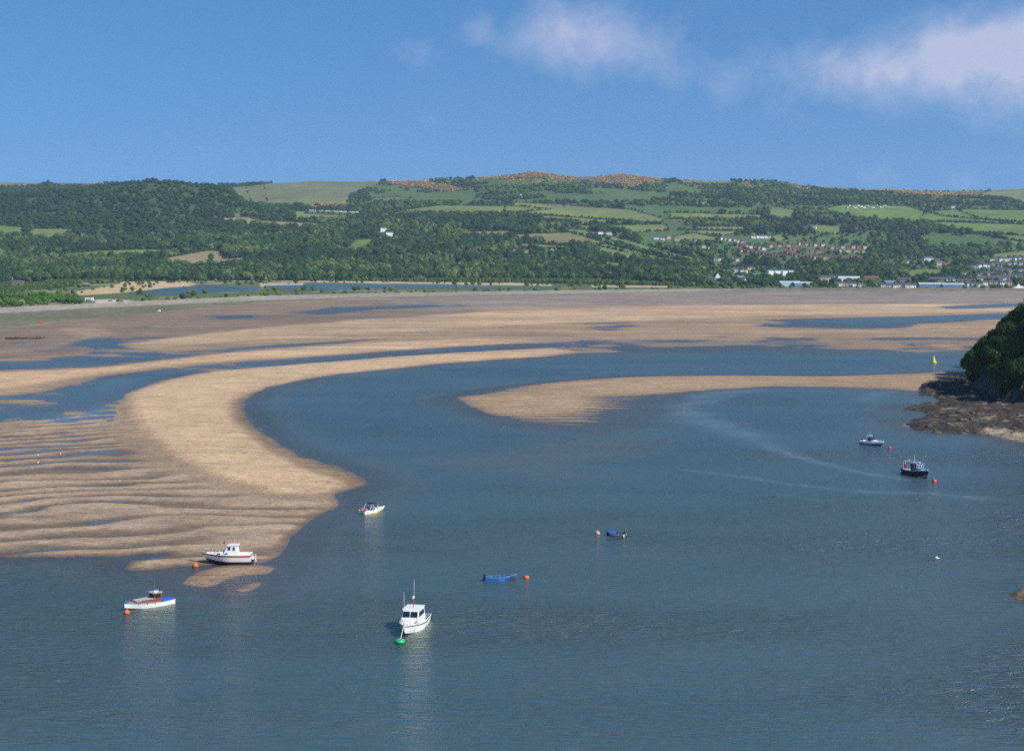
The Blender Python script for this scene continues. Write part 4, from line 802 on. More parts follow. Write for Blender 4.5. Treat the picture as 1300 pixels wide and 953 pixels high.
b = MB(); b.prism([(-3.3, -1.13, 0.7), (1.8, -1.13, 0.7), (2.4, -1.13, 1.0), (0.5, -1.13, 1.7), (-2.0, -1.13, 1.75), (-3.3, -1.13, 1.2)], (0, 0.03, 0)); b.build('blue_stripe', paint('navy_blue', (0.01, 0.03, 0.16), 0.3), mh)
for xx in (-2.3, 2.7):
    for yy in (-1.0, 1.0): b = MB(); b.tube([(xx, yy - 0.12, 0.38), (xx, yy + 0.12, 0.38)], 0.38, 14); b.build('wheel', paint('tyre', (0.02, 0.02, 0.02), 0.9), mh)
KEEP.append((x, y, 9, 11))
# pylons on the skyline
for k, (u, v) in enumerate(((1157, 240), (1186, 240.5))):
    x, y, z = locate(u, v + 0.6); py = empty('pylon', (x, y, z - 2), 0.2, ['left', 'right'][k] + ' faint lattice pylon on the skyline', 'pylon', 'pylons on the skyline'); H0 = 40
    for sx_ in (-1, 1):
        for sy in (-1, 1): b = MB(); b.tube([(sx_ * 3.5, sy * 3.5, 0), (sx_ * 1.2, sy * 1.2, H0 * 0.6), (sx_ * 0.3, sy * 0.3, H0)], 0.22, 4); b.build('leg', paint('galvanised', (0.25, 0.26, 0.27), 0.6), py)
    b = MB()
    for zz, hw in ((24, 7), (30, 8.5), (36, 6)): b.tube([(-hw, 0, zz), (hw, 0, zz)], 0.2, 4); b.tube([(-hw, 0, zz), (0, 0, zz + 2.5), (hw, 0, zz)], 0.15, 4)
    b.build('cross_arm', paint('galvanised', (0.25, 0.26, 0.27), 0.6), py)
    b = MB()
    for j in range(9):
        t0 = j / 9 * 0.9; r0 = 3.5 * (1 - t0); r1 = 3.5 * (1 - t0 - 0.1)
        b.tube([(-r0, -r0, H0 * t0), (r1, -r1, H0 * (t0 + 0.1))], 0.12, 4); b.tube([(r0, -r0, H0 * t0), (-r1, -r1, H0 * (t0 + 0.1))], 0.12, 4)
    b.build('bracing', paint('galvanised', (0.25, 0.26, 0.27), 0.6), py)
# ================================================================== VEGETATION
def ico(sub):
    bm = bmesh.new(); bmesh.ops.create_icosphere(bm, subdivisions=sub, radius=1); bm.verts.ensure_lookup_table()
    v = np.array([x.co[:] for x in bm.verts]); f = np.array([[q.index for q in p.verts] for p in bm.faces]); bm.free(); return v, f
ICO = {k: ico(k) for k in (1, 2, 3)}
def crown_mesh(name, seed, nlobe, nleaf, leaf, sub=2, flat=0.8, spread=0.55, bottom=0.15):
    """a crown of radius 1 resting on z=0: overlapping lobes with loose leaf sprays all over them"""
    r = np.random.default_rng(seed); cs = []
    for k in range(nlobe):
        a = 2 * math.pi * (k / nlobe) + r.uniform(-0.4, 0.4); rad = spread * r.uniform(0.35, 1.0) if k else 0.0
        zc = r.uniform(0.45, 0.95) if k else 1.05
        cs.append((rad * math.cos(a), rad * math.sin(a), zc * flat * 1.1, r.uniform(0.36, 0.56)))
    V_, F_ = [], []; nb = 0
    iv, if_ = ICO[sub]
    for (x, y, z, q) in cs:
        d = 1 + 0.22 * r.standard_normal(len(iv)).clip(-1.5, 1.5) * (0.7 if sub > 1 else 1)
        p = iv * (q * d * 0.9)[:, None] * np.array([1, 1, flat]) + np.array([x, y, z])
        V_.append(p); F_.append(if_ + nb); nb += len(p)
    per = nleaf // nlobe
    for (x, y, z, q) in cs:
        d = r.standard_normal((per, 3)); d /= np.linalg.norm(d, axis=1)[:, None]; d[:, 2] = np.where(d[:, 2] < -0.35, -d[:, 2], d[:, 2])
        rr = q * r.uniform(0.86, 1.22, per); c = d * rr[:, None] * np.array([1, 1, flat]) + np.array([x, y, z])
        nrm = d + r.standard_normal((per, 3)) * 0.55; nrm /= np.linalg.norm(nrm, axis=1)[:, None]
        t = np.cross(nrm, r.standard_normal((per, 3))); t /= np.linalg.norm(t, axis=1)[:, None]; w = np.cross(nrm, t)
        sz = leaf * r.uniform(0.6, 1.3, per)[:, None]
        p = np.stack([c - t * sz - w * sz * 0.5, c + t * sz - w * sz * 0.6, c + w * sz * 0.9 + t * sz * 0.2], 1).reshape(-1, 3)
        V_.append(p); F_.append(np.arange(len(p)).reshape(-1, 3) + nb); nb += len(p)
    v = np.concatenate(V_); v[:, 2] = np.maximum(v[:, 2] + bottom, 0.02)
    return fast_mesh(name, v, np.concatenate(F_), smooth=False)
def leaf_material(name, c0, c1, c2, inst=False):
    m, nt, out = new_mat(name); geo = nd(nt, 'ShaderNodeNewGeometry'); oi = nd(nt, 'ShaderNodeObjectInfo')
    if inst: rnd = nd(nt, 'ShaderNodeAttribute', attribute_type='INSTANCER', attribute_name='tone').outputs['Fac']
    else: rnd = oi.outputs['Random']
    col = ramp_n(nt, rnd, [(0.0, c0), (0.5, c1), (1.0, c2)])
    a = noise_n(nt, geo.outputs['Position'], 0.5, 4, 0.7); f = maprange(nt, a, 0.3, 0.75, 0.65, 1.4)
    vm = nd(nt, 'ShaderNodeVectorMath', operation='SCALE'); nt.links.new(col, vm.inputs[0]); nt.links.new(f, vm.inputs['Scale'])
    p = nd(nt, 'ShaderNodeBsdfPrincipled', i={'Roughness': 0.85, 'Specular IOR Level': 0.12}); nt.links.new(vm.outputs[0], p.inputs['Base Color'])
    t = nd(nt, 'ShaderNodeBsdfTranslucent'); nt.links.new(vm.outputs[0], t.inputs[0])
    mx = nd(nt, 'ShaderNodeMixShader', i={0: 0.18}); nt.links.new(p.outputs[0], mx.inputs[1]); nt.links.new(t.outputs[0], mx.inputs[2])
    nt.links.new(mx.outputs[0], out.inputs[0]); return m
LM_wood = leaf_material('woodland_leaves', (0.024, 0.060, 0.022), (0.056, 0.112, 0.028), (0.17, 0.23, 0.06), True)
LM_gorse = leaf_material('gorse_flowers', (0.10, 0.10, 0.02), (0.58, 0.34, 0.02), (0.80, 0.50, 0.03), True)
LM_tree = leaf_material('tree_leaves', (0.034, 0.072, 0.024), (0.058, 0.112, 0.03), (0.11, 0.16, 0.05))
LM_oak = leaf_material('oak_leaves', (0.020, 0.046, 0.012), (0.038, 0.080, 0.014), (0.07, 0.13, 0.018))
LM_bush = leaf_material('bright_bush_leaves', (0.05, 0.12, 0.02), (0.085, 0.19, 0.025), (0.11, 0.21, 0.04))
LM_yel = leaf_material('yellow_gorse_flowers', (0.45, 0.33, 0.01), (0.62, 0.45, 0.01), (0.7, 0.5, 0.02))
BARK = paint('bark', (0.12, 0.095, 0.07), 0.9, dirt=0.25, scale=3)
def protos(prefix, n, mat, **kw):
    c = bpy.data.collections.new(prefix); out = []
    for k in range(n):
        me = crown_mesh(prefix, 100 + k * 7 + len(prefix), **kw); me.materials.append(mat); o = bpy.data.objects.new(prefix, me); c.objects.link(o); out.append(me)
    return c, out
C_wood, _ = protos('wood_crown', 7, LM_wood, nlobe=7, nleaf=420, leaf=0.085, sub=2, flat=0.9)
C_gorse, _ = protos('gorse_clump', 3, LM_gorse, nlobe=5, nleaf=160, leaf=0.12, sub=1, flat=0.6)
def scatter(name, P, scale, tone, coll, label, nproto, zs=None):
    """many far crowns as one object: points carrying instances"""
    n = len(P); me = bpy.data.meshes.new(name); me.vertices.add(n); me.vertices.foreach_set('co', np.asarray(P, np.float32).reshape(-1))
    for k, a in (('size', scale), ('tone', tone), ('spin', RNG.uniform(0, 6.28, n))):
        at = me.attributes.new(k, 'FLOAT', 'POINT'); at.data.foreach_set('value', np.asarray(a, np.float32))
    at = me.attributes.new('kind', 'INT', 'POINT'); at.data.foreach_set('value', RNG.integers(0, nproto, n).astype(np.int32))
    o = bpy.data.objects.new(name, me); COL.objects.link(o)
    g = bpy.data.node_groups.new(name, 'GeometryNodeTree')
    g.interface.new_socket('Geometry', in_out='INPUT', socket_type='NodeSocketGeometry'); g.interface.new_socket('Geometry', in_out='OUTPUT', socket_type='NodeSocketGeometry')
    gi = g.nodes.new('NodeGroupInput'); go = g.nodes.new('NodeGroupOutput'); ip = g.nodes.new('GeometryNodeInstanceOnPoints'); ci = g.nodes.new('GeometryNodeCollectionInfo')
    ci.inputs['Collection'].default_value = coll; ci.inputs['Separate Children'].default_value = True; ci.inputs['Reset Children'].default_value = True
    def attr(nm, t='FLOAT'):
        q = g.nodes.new('GeometryNodeInputNamedAttribute'); q.data_type = t; q.inputs['Name'].default_value = nm; return q.outputs['Attribute']
    L = g.links.new; L(gi.outputs[0], ip.inputs['Points']); L(ci.outputs[0], ip.inputs['Instance']); ip.inputs['Pick Instance'].default_value = True
    L(attr('kind', 'INT'), ip.inputs['Instance Index']); cb = g.nodes.new('ShaderNodeCombineXYZ'); L(attr('spin'), cb.inputs[2])
    try:
        er = g.nodes.new('FunctionNodeEulerToRotation'); L(cb.outputs[0], er.inputs[0]); L(er.outputs[0], ip.inputs['Rotation'])
    except Exception: L(cb.outputs[0], ip.inputs['Rotation'])
    L(attr('size'), ip.inputs['Scale']); L(ip.outputs[0], go.inputs[0])
    md = o.modifiers.new('instances', 'NODES'); md.node_group = g
    o['kind'] = 'stuff'; o['label'] = label; return o
KP = np.array(KEEP)
def clear_of_houses(x, y, u):
    ok = np.ones(len(x), bool)
    for kx, ky, kr, kp in KEEP:
        near = np.abs(y - ky) < 75
        ku = 650 + FPX * kx / ky
        bad = near & ((np.hypot(x - kx, y - ky) < kr) | ((np.abs(u - ku) < kp * 0.95) & (y < ky) & (y > ky - 60)))
        ok &= ~bad
    return ok
def grid_sample(n, mask, wfun=None):
    area = (LX[:-1, 1:] - LX[:-1, :-1]) * (LD[1:, :-1] - LD[:-1, :-1]); w = area * mask[:-1, :-1]
    if wfun is not None: w = w * wfun[:-1, :-1]
    w = np.maximum(w, 0).reshape(-1); cdf = np.cumsum(w); tot = cdf[-1]
    k = np.searchsorted(cdf, RNG.random(n) * tot); k = np.clip(k, 0, w.size - 1); r_, c_ = np.divmod(k, NC - 1); fr_ = RNG.random(n); fc = RNG.random(n)
    def bl(Z): return (Z[r_, c_] * (1 - fc) + Z[r_, c_ + 1] * fc) * (1 - fr_) + (Z[r_ + 1, c_] * (1 - fc) + Z[r_ + 1, c_ + 1] * fc) * fr_
    return bl(LX), bl(LD), bl(LZ), tot
FPOLY = [(c, p) for c, _, p in FIELDS]
GORSE = [[(391, 262), (444, 257), (446, 262), (391, 267)], [(490, 229), (536, 228), (597, 241), (561, 244.5), (536, 239), (493, 234)], [(640, 218), (678, 210), (716, 216), (741, 226), (736, 233), (691, 225), (640, 228)], [(762, 219), (797, 214), (848, 226), (828, 233), (792, 239), (772, 234), (754, 228)],
    [(600, 222), (640, 216), (640, 228), (600, 230)], [(640, 228), (700, 227), (735, 233), (700, 236), (650, 236)], [(120, 226), (157, 224), (135, 233), (112, 236)], [(880, 275), (935, 276), (930, 281), (880, 279)], [(935, 233), (952, 231), (956, 238), (938, 238)], [(996, 234), (1008, 233), (1030, 240), (1020, 243)], [(1120, 241), (1200, 244), (1240, 243), (1240, 248), (1140, 249)],
    [(410, 225.5), (450, 226), (445, 228.5), (412, 228.5)], [(610, 268), (640, 267), (650, 271), (612, 272)], [(1165, 299), (1185, 299), (1186, 304), (1168, 304)], [(868, 229), (880, 228), (884, 232), (870, 233)], [(840, 278), (870, 282), (905, 283), (870, 285)]]
TOWN = [[(905, 298), (1105, 296), (1105, 334), (905, 334)], [(890, 338), (1035, 338), (1035, 368), (890, 368)], [(1035, 350), (1240, 350), (1240, 368), (1035, 368)], [(1238, 324), (1450, 320), (1450, 368), (1225, 368)], [(1125, 325), (1215, 325), (1215, 345), (1125, 345)]]
def tree_ok(x, y, u, v, rag=1.6):
    n1_ = fbm(x / 30, y / 30, 301, 3); uu = u + n1_ * rag; vv = v + n1_ * rag * 0.35; ok = np.ones(len(x), bool)
    for c, p in FPOLY: ok &= ~inside(uu, vv, p)
    t = np.zeros(len(x), bool)
    for p in TOWN: t |= inside(uu, vv, p)
    ok &= ~(t & (RNG.random(len(x)) < 0.52))
    return ok, t
# far woodland
n = 84000; mask = (SEG >= 7) & (SEG <= 12)
wgt = np.where(SEG == 10, 0.6, 1.0) * np.clip((3800 / LD) ** 0.6, 0.3, 1.6)
x, y, z, tot = grid_sample(n, mask, wgt); u, v = proj(x, y, z)
ok, intown = tree_ok(x, y, u, v)
open_ = fbm(x / 190, y / 260, 305, 4)
thin = ((v < 258) & (u > 470)) | ((v > 262) & (v < 312) & (u > 790)); ok &= ~(thin & (open_ > 0.04)) 
ok &= ~((v < 232) & (u > 560) & (RNG.random(n) < 0.55)); ok &= clear_of_houses(x, y, u)
gm = np.zeros(n, bool)
for p in GORSE: gm |= inside(u, v, p)
ok &= ~(gm & (RNG.random(n) < 0.9))
x, y, z, u, v, intown = [a[ok] for a in (x, y, z, u, v, intown)]
size = np.where(v > 285, RNG.uniform(5, 11, len(x)), RNG.uniform(4.4, 8.8, len(x))) * np.where(intown, 0.6, 1) * np.where(v < 245, 0.8, 1) * (1 + 0.25 * fbm(x / 120, y / 120, 307))
spec = fbm(x / 90, y / 110, 308, 3); tone = np.clip(0.38 + 0.75 * spec + RNG.normal(0, 0.22, len(x)), 0, 1)
tone = np.where((u < 300) & (v < 300), tone * 0.45, tone); tone = np.where((v > 330) & (u < 620), np.clip(tone + 0.1, 0, 1), tone)
scatter('woodland', np.stack([x, y, z - size * 0.1], 1), size, tone, C_wood, 'dense broadleaf woodland covering the far hillsides', 7)
# field hedges and lone scrub
hp, hs_ = [], []
HEDGE = [[(1169, 281), (1215, 293), (1276, 303), (1310, 310)], [(1174, 269), (1200, 275), (1260, 280), (1330, 284)], [(1215, 267), (1240, 277), (1285, 283)], [(1169, 281), (1240, 283), (1330, 286)], [(661, 309), (724, 312), (752, 314)], [(747, 296), (818, 319), (894, 335)], [(843, 278), (1010, 281)], [(640, 270), (840, 284)], [(755, 311), (868, 338)], [(388, 271), (470, 274)], [(1051, 270), (1110, 281), (1170, 283)], [(1180, 288), (1250, 296), (1310, 300)], [(860, 292), (950, 294)]]
for poly in [p + [p[0]] for _, p in FPOLY] + HEDGE + HEDGE:
    for k in range(len(poly) - 1):
        (ua, va), (ub, vb) = poly[k], poly[k + 1]; L_ = math.hypot(ub - ua, vb - va); m_ = max(1, int(L_ / 1.7))
        for j in range(m_):
            t = (j + random.random()) / m_; uu = ua + (ub - ua) * t + random.gauss(0, 0.25); vv = va + (vb - va) * t + random.gauss(0, 0.12)
            if uu < -250 or uu > 1550 or vv < 224: continue
            if random.random() < 0.12: continue
            hp.append(locate(uu, vv)); hs_.append(random.choice((1.6, 2.0, 2.4, 3.0, 4.5)))
hp = np.array(hp); hu, hv_ = proj(hp[:, 0], hp[:, 1], hp[:, 2]); k_ = clear_of_houses(hp[:, 0], hp[:, 1], hu); hs_ = np.array(hs_)[k_]; hp = hp[k_]
scatter('hedgerow_bushes', hp - np.array([0, 0, 0.3]), hs_, RNG.uniform(0.05, 0.6, len(hp)), C_wood, 'hedges and scrub along the field edges on the far hills', 7)
# gorse
gp, gs = [], []
x, y, z, _ = grid_sample(60000, (SEG >= 8) & (LV < 310), np.ones_like(LX)); u, v = proj(x, y, z); gm = np.zeros(len(x), bool)
for p in GORSE: gm |= inside(u + fbm(x / 20, y / 20, 331) * 3, v + fbm(x / 20, y / 20, 332) * 1.2, p)
gm &= fbm(x / 38, y / 55, 333, 3) > -0.30
x, y, z = x[gm], y[gm], z[gm]; sz = RNG.uniform(2.6, 5.0, len(x))
scatter('gorse_scrub', np.stack([x, y, z - 0.3], 1), sz, np.clip(RNG.normal(0.62, 0.3, len(x)), 0, 1), C_gorse, 'orange flowering gorse scrub on the hilltops', 3)
# scrub on the reserve flats (left) and behind the embankment
x, y, z, _ = grid_sample(34000, (SEG == 6), (LD / 2000.0) ** 1.0 * np.where(LU > 900, 0.6, 1)); u, v = proj(x, y, z); n = len(x)
bound = np.interp(u, [-400, 0, 100, 160, 240, 330, 500, 700, 900, 1300], [374, 374, 363, 357, 355, 355.5, 357.5, 360, 364, 362])
pr = np.where(v < bound + 1.2 * fbm(x / 40, y / 60, 341), 0.95, 0.012); pr = np.where((u > 895), np.where(RNG.random(n) < 0.25, 0.8, 0), pr)
ok = (RNG.random(n) < pr) & clear_of_houses(x, y, u)
ok &= ~((u > -5) & (u < 34) & (v < 346) & (v > 336))
for P_ in POOLS: ok &= ~inside(u, v, P_)
x, y, z, u = x[ok], y[ok], z[ok], u[ok]; sz = RNG.uniform(1.8, 4.6, len(x)) * np.where(u > 895, 0.8, 1) * np.where((u < 60) & (proj(x, y, z)[1] > 352), 0.42, 1)
scatter('scrub', np.stack([x, y, z - 0.3], 1), sz, np.clip(RNG.normal(0.62, 0.22, len(x)), 0, 1), C_wood, 'willow scrub on the reserve flats behind the lagoons', 7)
# ---- individual trees and bushes
def tree_meshes(pref, mat, n, **kw):
    out = []
    for k in range(n):
        cm = crown_mesh('crown', 900 + 31 * k + len(pref), **kw); cm.materials.append(mat)
        b = MB(); b.tube([(0, 0, -0.25), (0.01, 0, 0.1), (0.03, 0.02, 0.55), (0.0, 0.05, 0.95)], 0.085, 8, 0.03)
        for j in range(4):
            a = j * 1.6 + k; b.tube([(0.02, 0, 0.3 + 0.08 * j), (0.25 * math.cos(a), 0.25 * math.sin(a), 0.62), (0.5 * math.cos(a), 0.5 * math.sin(a), 0.9)], 0.035, 5, 0.01)
        out.append((cm, b.mesh('trunk', BARK)))
    return out
T_oak = tree_meshes('oak', LM_oak, 5, nlobe=16, nleaf=6500, leaf=0.050, sub=3, flat=0.85, spread=0.62)
T_far = tree_meshes('far', LM_tree, 5, nlobe=8, nleaf=900, leaf=0.075, sub=2, flat=0.9)
T_bush = tree_meshes('bush', LM_bush, 4, nlobe=8, nleaf=1500, leaf=0.07, sub=2, flat=0.8)
T_gor = tree_meshes('yellowgorse', LM_yel, 2, nlobe=6, nleaf=400, leaf=0.1, sub=1, flat=0.6)
def tree(x, y, z, r, meshes, label, group, name='broadleaf_tree', cat='tree', lean=0.0, lift=0.0, zs=1.0):
    cm, tm = random.choice(meshes); o = empty(name, (x, y, z), random.uniform(0, 6.28), label, cat, group)
    c = child('crown', cm, o); c.scale = (r, r, r * zs); c.location = (0, 0, lift); c.rotation_euler = (random.uniform(-0.15, 0.15), random.uniform(-0.15, 0.15), 0)
    t = child('trunk', tm, o); t.scale = (r, r, (r * zs + lift) * 1.0); return o
# headland oaks: (u, v of crown centre, distance offset)
def headz(x, y): return float(head_z(np.array([[x]]), np.array([[y]]))[0, 0])
HT = []
for (ug, vg, rr) in [(1240, 492, 3.6), (1237, 483, 4.0), (1244, 474, 4.4), (1252, 482, 4.6), (1262, 476, 5.0), (1268, 488, 4.6), (1274, 500, 4.2), (1290, 505, 4.4), (1282, 480, 5.2), (1300, 490, 5.2), (1312, 506, 4.8), (1320, 480, 5.6), (1298, 474, 5.5), (1336, 500, 5.2), (1345, 482, 5.8), (1360, 510, 5.2),
        (1256, 468, 4.8), (1276, 468, 5.4), (1312, 467, 5.8), (1372, 488, 6), (1390, 505, 5.6), (1340, 468, 6), (1405, 480, 6), (1420, 500, 6), (1440, 485, 6), (1250, 497, 3.4), (1328, 514, 4.6), (1350, 520, 4.6), (1270, 510, 3.6), (1296, 515, 3.8), (1380, 470, 6.4), (1450, 470, 6.4), (1245, 466, 4.2), (1260, 500, 3.8), (1284, 494, 4.6), (1305, 498, 5.0)]:
    x, y = W(ug, vg); HT.append((x, y, headz(x, y), rr, ug, vg))
for k, (x, y, z, rr, ug, vg) in enumerate(HT):
    place = 'at the left tip of the headland' if ug < 1248 else 'on the seaward slope of the headland' if vg > 494 else 'on the crown of the headland' if ug < 1310 else 'on the headland beyond its crown'
    tree(x, y, z + 0.3, rr * 1.15, T_oak, 'dark oak with overhanging crown ' + place, 'oaks on the wooded headland', 'oak_tree', lift=rr * 0.5, zs=1.1)
    if vg > 478:   # undergrowth below the crowns
        tree(x - random.uniform(0, 3), y - random.uniform(1, 3.5), z - 0.2, rr * 0.62, T_oak, 'low dark bush under the oaks ' + place, 'undergrowth on the headland', 'shrub', 'shrub', zs=1.0)
# bright bushes behind the embankment
cnt = 0
for k in range(120):
    u = random.uniform(-60, 104); top = 371.5 if u < 60 else 371.5 + (u - 60) * 0.12
    vb = random.uniform(top + 4.5, np.interp(u, [-60, 0, 55, 104], [392, 390.3, 388, 386.0]) - 0.2)
    x, y = W(u, vb, 3.0)
    if y < np.interp(u, lu, d_top) + 14: y = np.interp(u, lu, d_top) + 14 + random.uniform(0, 6); x = y * (u - 650) / ray(u, vb)[1]
    tree(x, y, ground_z(x, y), random.uniform(3.3, 5.2), T_bush, 'bright green bush in the dense thicket behind the embankment', 'thicket behind the embankment', 'shrub', 'shrub', zs=0.85)
for k in range(70):
    u = random.uniform(130, 930); base = np.interp(u, lu, d_top) + random.uniform(16, 95) * (1 if random.random() < 0.7 else 0.4)
    x = base * (u - 650) / FPX; v_ = proj(x, base, 3)[1]
    if any(inside(np.array([proj(x, base, 3)[0]]), np.array([v_]), p)[0] for p in POOLS) or (703 < u < 745) or u < 150: continue
    if not clear_of_houses(np.array([x]), np.array([base]), np.array([u]))[0]: continue
    tree(x, base, ground_z(x, base), random.uniform(1.4, 3.0), T_bush, 'low green bush on the verge behind the pale embankment', 'verge bushes behind the embankment', 'shrub', 'shrub', zs=0.8)
for k in range(26):
    u = 700 + 37 * (k + random.random()) / 26; base = np.interp(u, lu, d_top) + random.uniform(14, 40); x = base * (u - 650) / FPX
    tree(x, base, ground_z(x, base), random.uniform(1.3, 2.0), T_gor, 'bright yellow flowering gorse bush behind the embankment', 'yellow gorse bushes behind the embankment', 'gorse_bush', 'gorse bush', zs=0.8)
def zone(u, v):
    if u < 330: return 'along the scrubby foot of the left hill'
    if u < 640: return 'along the wood edge behind the long lagoon'
    if u < 860: return 'at the shore wood below the pink houses'
    return 'between the houses near the far shore'
k = 0; tries = 0
while k < 190 and tries < 4000:
    tries += 1; u = random.uniform(-40, 1300)
    if u > 900 and random.random() < 0.5: continue
    dh = np.interp(u, lu, d_hill); base = dh + random.uniform(-45, 70) if u < 900 else dh + random.uniform(-30, 90); x = base * (u - 650) / FPX
    z = ground_z(x, base); uu, vv = proj(x, base, z)
    if not clear_of_houses(np.array([x]), np.array([base]), np.array([uu]))[0]: continue
    if any(inside(np.array([uu]), np.array([vv]), p)[0] for _, p in FPOLY): continue
    r_ = random.uniform(4.5, 10.0) if u < 880 else random.uniform(2.5, 4.6)
    tree(x, base, z, r_, T_far, 'rounded broadleaf tree ' + zone(uu, vv), 'trees ' + zone(uu, vv), lift=r_ * 0.15, zs=1.05); k += 1
# lone landmark trees
for (u, v, r_, lab) in ((744, 319, 10, 'tall dark tree standing alone between the tan field and the green field'), (426, 306, 13, 'huge dark tree left of the white mansion lawn'), (463, 303, 8, 'round dark tree at the top of the mansion lawn'), (268, 331, 8, 'dark tree in front of the tan field left'),
        (141, 329, 9, 'dark round tree on the edge of the left pasture'), (783, 330, 9, 'pale round tree above the small lawn'), (615, 299, 7, 'dark tree in the dull green field above the wood'), (292, 329, 9, 'dark tree at the right edge of the tan field'), (92, 373, 3, 'small bush behind the thicket')):
    x, y, z = locate(u, v); tree(x, y, z - 1, r_, T_far, lab, None, lift=r_ * 0.2, zs=1.1)
# ================================================================== BOATS
GW = paint('gloss_white', (0.80, 0.80, 0.77), 0.25, dirt=0.04, scale=2); NAVY = paint('navy_paint', (0.012, 0.018, 0.07), 0.3); RED = paint('red_paint', (0.55, 0.02, 0.03), 0.3)
AFB = paint('antifouling_navy', (0.015, 0.017, 0.045), 0.7); BLK = paint('black_paint', (0.012, 0.012, 0.014), 0.3); VAR = paint('varnished_mahogany', (0.20, 0.055, 0.02), 0.3, dirt=0.15)
GRY = paint('grey_deck', (0.42, 0.44, 0.45), 0.7); TARP = paint('blue_tarpaulin', (0.02, 0.10, 0.55), 0.6); BLU = paint('bright_blue_paint', (0.01, 0.16, 0.55), 0.4, dirt=0.15); LBL = paint('light_blue_paint', (0.05, 0.30, 0.62), 0.35)
YEL = paint('yellow_paint', (0.75, 0.50, 0.01), 0.3); STL = paint('stainless', (0.6, 0.6, 0.6), 0.25, metal=0.9, dirt=0.02); NVC = paint('navy_canvas', (0.012, 0.016, 0.05), 0.8); SEAT = paint('seat_vinyl', (0.05, 0.06, 0.2), 0.5)
ORG = paint('buoy_orange', (0.75, 0.13, 0.02), 0.45, dirt=0.15); REDB = paint('buoy_red', (0.75, 0.03, 0.03), 0.45, dirt=0.1); GRNB = paint('buoy_green', (0.02, 0.42, 0.14), 0.45); PKB = paint('buoy_faded_pink', (0.62, 0.34, 0.27), 0.6, dirt=0.25, scale=5); WEED = paint('weed_growth', (0.05, 0.05, 0.02), 0.9); ROPE = paint('rope', (0.5, 0.47, 0.38), 0.9); BLKP = paint('black_plastic', (0.02, 0.02, 0.022), 0.5); WD = paint('weathered_wood', (0.25, 0.17, 0.11), 0.8); RUB = paint('rubber_grey', (0.22, 0.24, 0.27), 0.6); GLB = paint('boat_glass', (0.015, 0.02, 0.028), 0.08)
def hullf(L, B, fs, fb, dr, rake=0.5, stern=0.85, pw=2.2, chine=0.78, n=22):
    def sec(t):
        b = B / 2 * ((1 - ((t - 0.42) / 0.58) ** pw) if t > 0.42 else (1 - (1 - stern) * ((0.42 - t) / 0.42) ** 2)); b = max(b, 0.015)
        s_ = fs + (fb - fs) * t ** 2.0 - 0.05 * math.sin(math.pi * t)
        k = -dr * (1 - 0.15 * (1 - t)) * (1 - max(0, (t - 0.75) / 0.25) ** 2.2 * 0.95)
        cb = b * chine * (1 - 0.55 * max(0, (t - 0.45) / 0.55) ** 1.5); cz = -dr * 0.35 + (fb * 0.35 + dr * 0.2) * max(0, (t - 0.5) / 0.5) ** 2
        return b, s_, k, cb, cz
    def pt(t, q, side, inset=1.0):
        """q: 0 keel, 1 chine, 2 sheer"""
        b, s_, k, cb, cz = sec(t); x = -L / 2 + t * (L - rake) + rake * t ** 5 * (q / 2) ** 1.2
        if q <= 1: y, z = cb * q, k + (cz - k) * q
        else:
            w = q - 1; y = cb + (b - cb) * w ** 0.75; z = cz + (s_ - cz) * w
        return (x, y * side * inset, z)
    return sec, pt, n
def hull(root, spec, qs, mats, matids, name='hull'):
    """qs: list of levels 0..2 for the strakes, matids per strake"""
    sec, pt, n = spec; b = MB(); m = len(qs)
    for side in (-1, 1):
        vs = [pt(i / n, q, side) for i in range(n + 1) for q in qs]
        for j in range(m - 1):
            b.mi = matids[j]; base = len(b.v)
            vv = []; 
            for i in range(n + 1): vv += [vs[i * m + j], vs[i * m + j + 1]]
            b.add(vv, [(2 * i, 2 * i + 2, 2 * i + 3, 2 * i + 1) for i in range(n)])
    for j in range(m - 1):
        b.mi = matids[j]; b.add([pt(0, qs[j], -1), pt(0, qs[j], 1), pt(0, qs[j + 1], 1), pt(0, qs[j + 1], -1)], [(0, 1, 2, 3)])
    me = b.mesh(name, mats, True); bm = bmesh.new(); bm.from_mesh(me); bmesh.ops.remove_doubles(bm, verts=bm.verts[:], dist=1e-4); bmesh.ops.recalc_face_normals(bm, faces=bm.faces[:])
    for e in bm.edges: e.smooth = e.calc_face_angle(0) < 0.6
    bm.to_mesh(me); bm.free(); o = bpy.data.objects.new(name, me); COL.objects.link(o); o.parent = root; return o
def deck(root, spec, mat, t0=0.0, t1=1.0, dz=-0.03, camber=0.05, name='deck', inset=0.97):
    sec, pt, n = spec; b = MB(); vs = []; N = 18
    for i in range(N + 1):
        t = t0 + (t1 - t0) * i / N; x, y, z = pt(t, 2, 1)
        for w in (-1, -0.5, 0, 0.5, 1): vs.append((x, y * w * inset, z + dz + camber * (1 - w * w)))
    b.add(vs, [(i * 5 + j, i * 5 + j + 1, i * 5 + j + 6, i * 5 + j + 5) for i in range(N) for j in range(4)])
    return b.build(name, mat, root, True)
def gunwale(root, spec, mat, r=0.04, t0=0, t1=1, name='gunwale', dz=0.0):
    sec, pt, n = spec; b = MB()
    for side in (-1, 1): b.tube([tuple(np.add(pt(t0 + (t1 - t0) * i / 24, 2, side), (0, 0, dz))) for i in range(25)], r, 6)
    return b.build(name, mat, root, True)
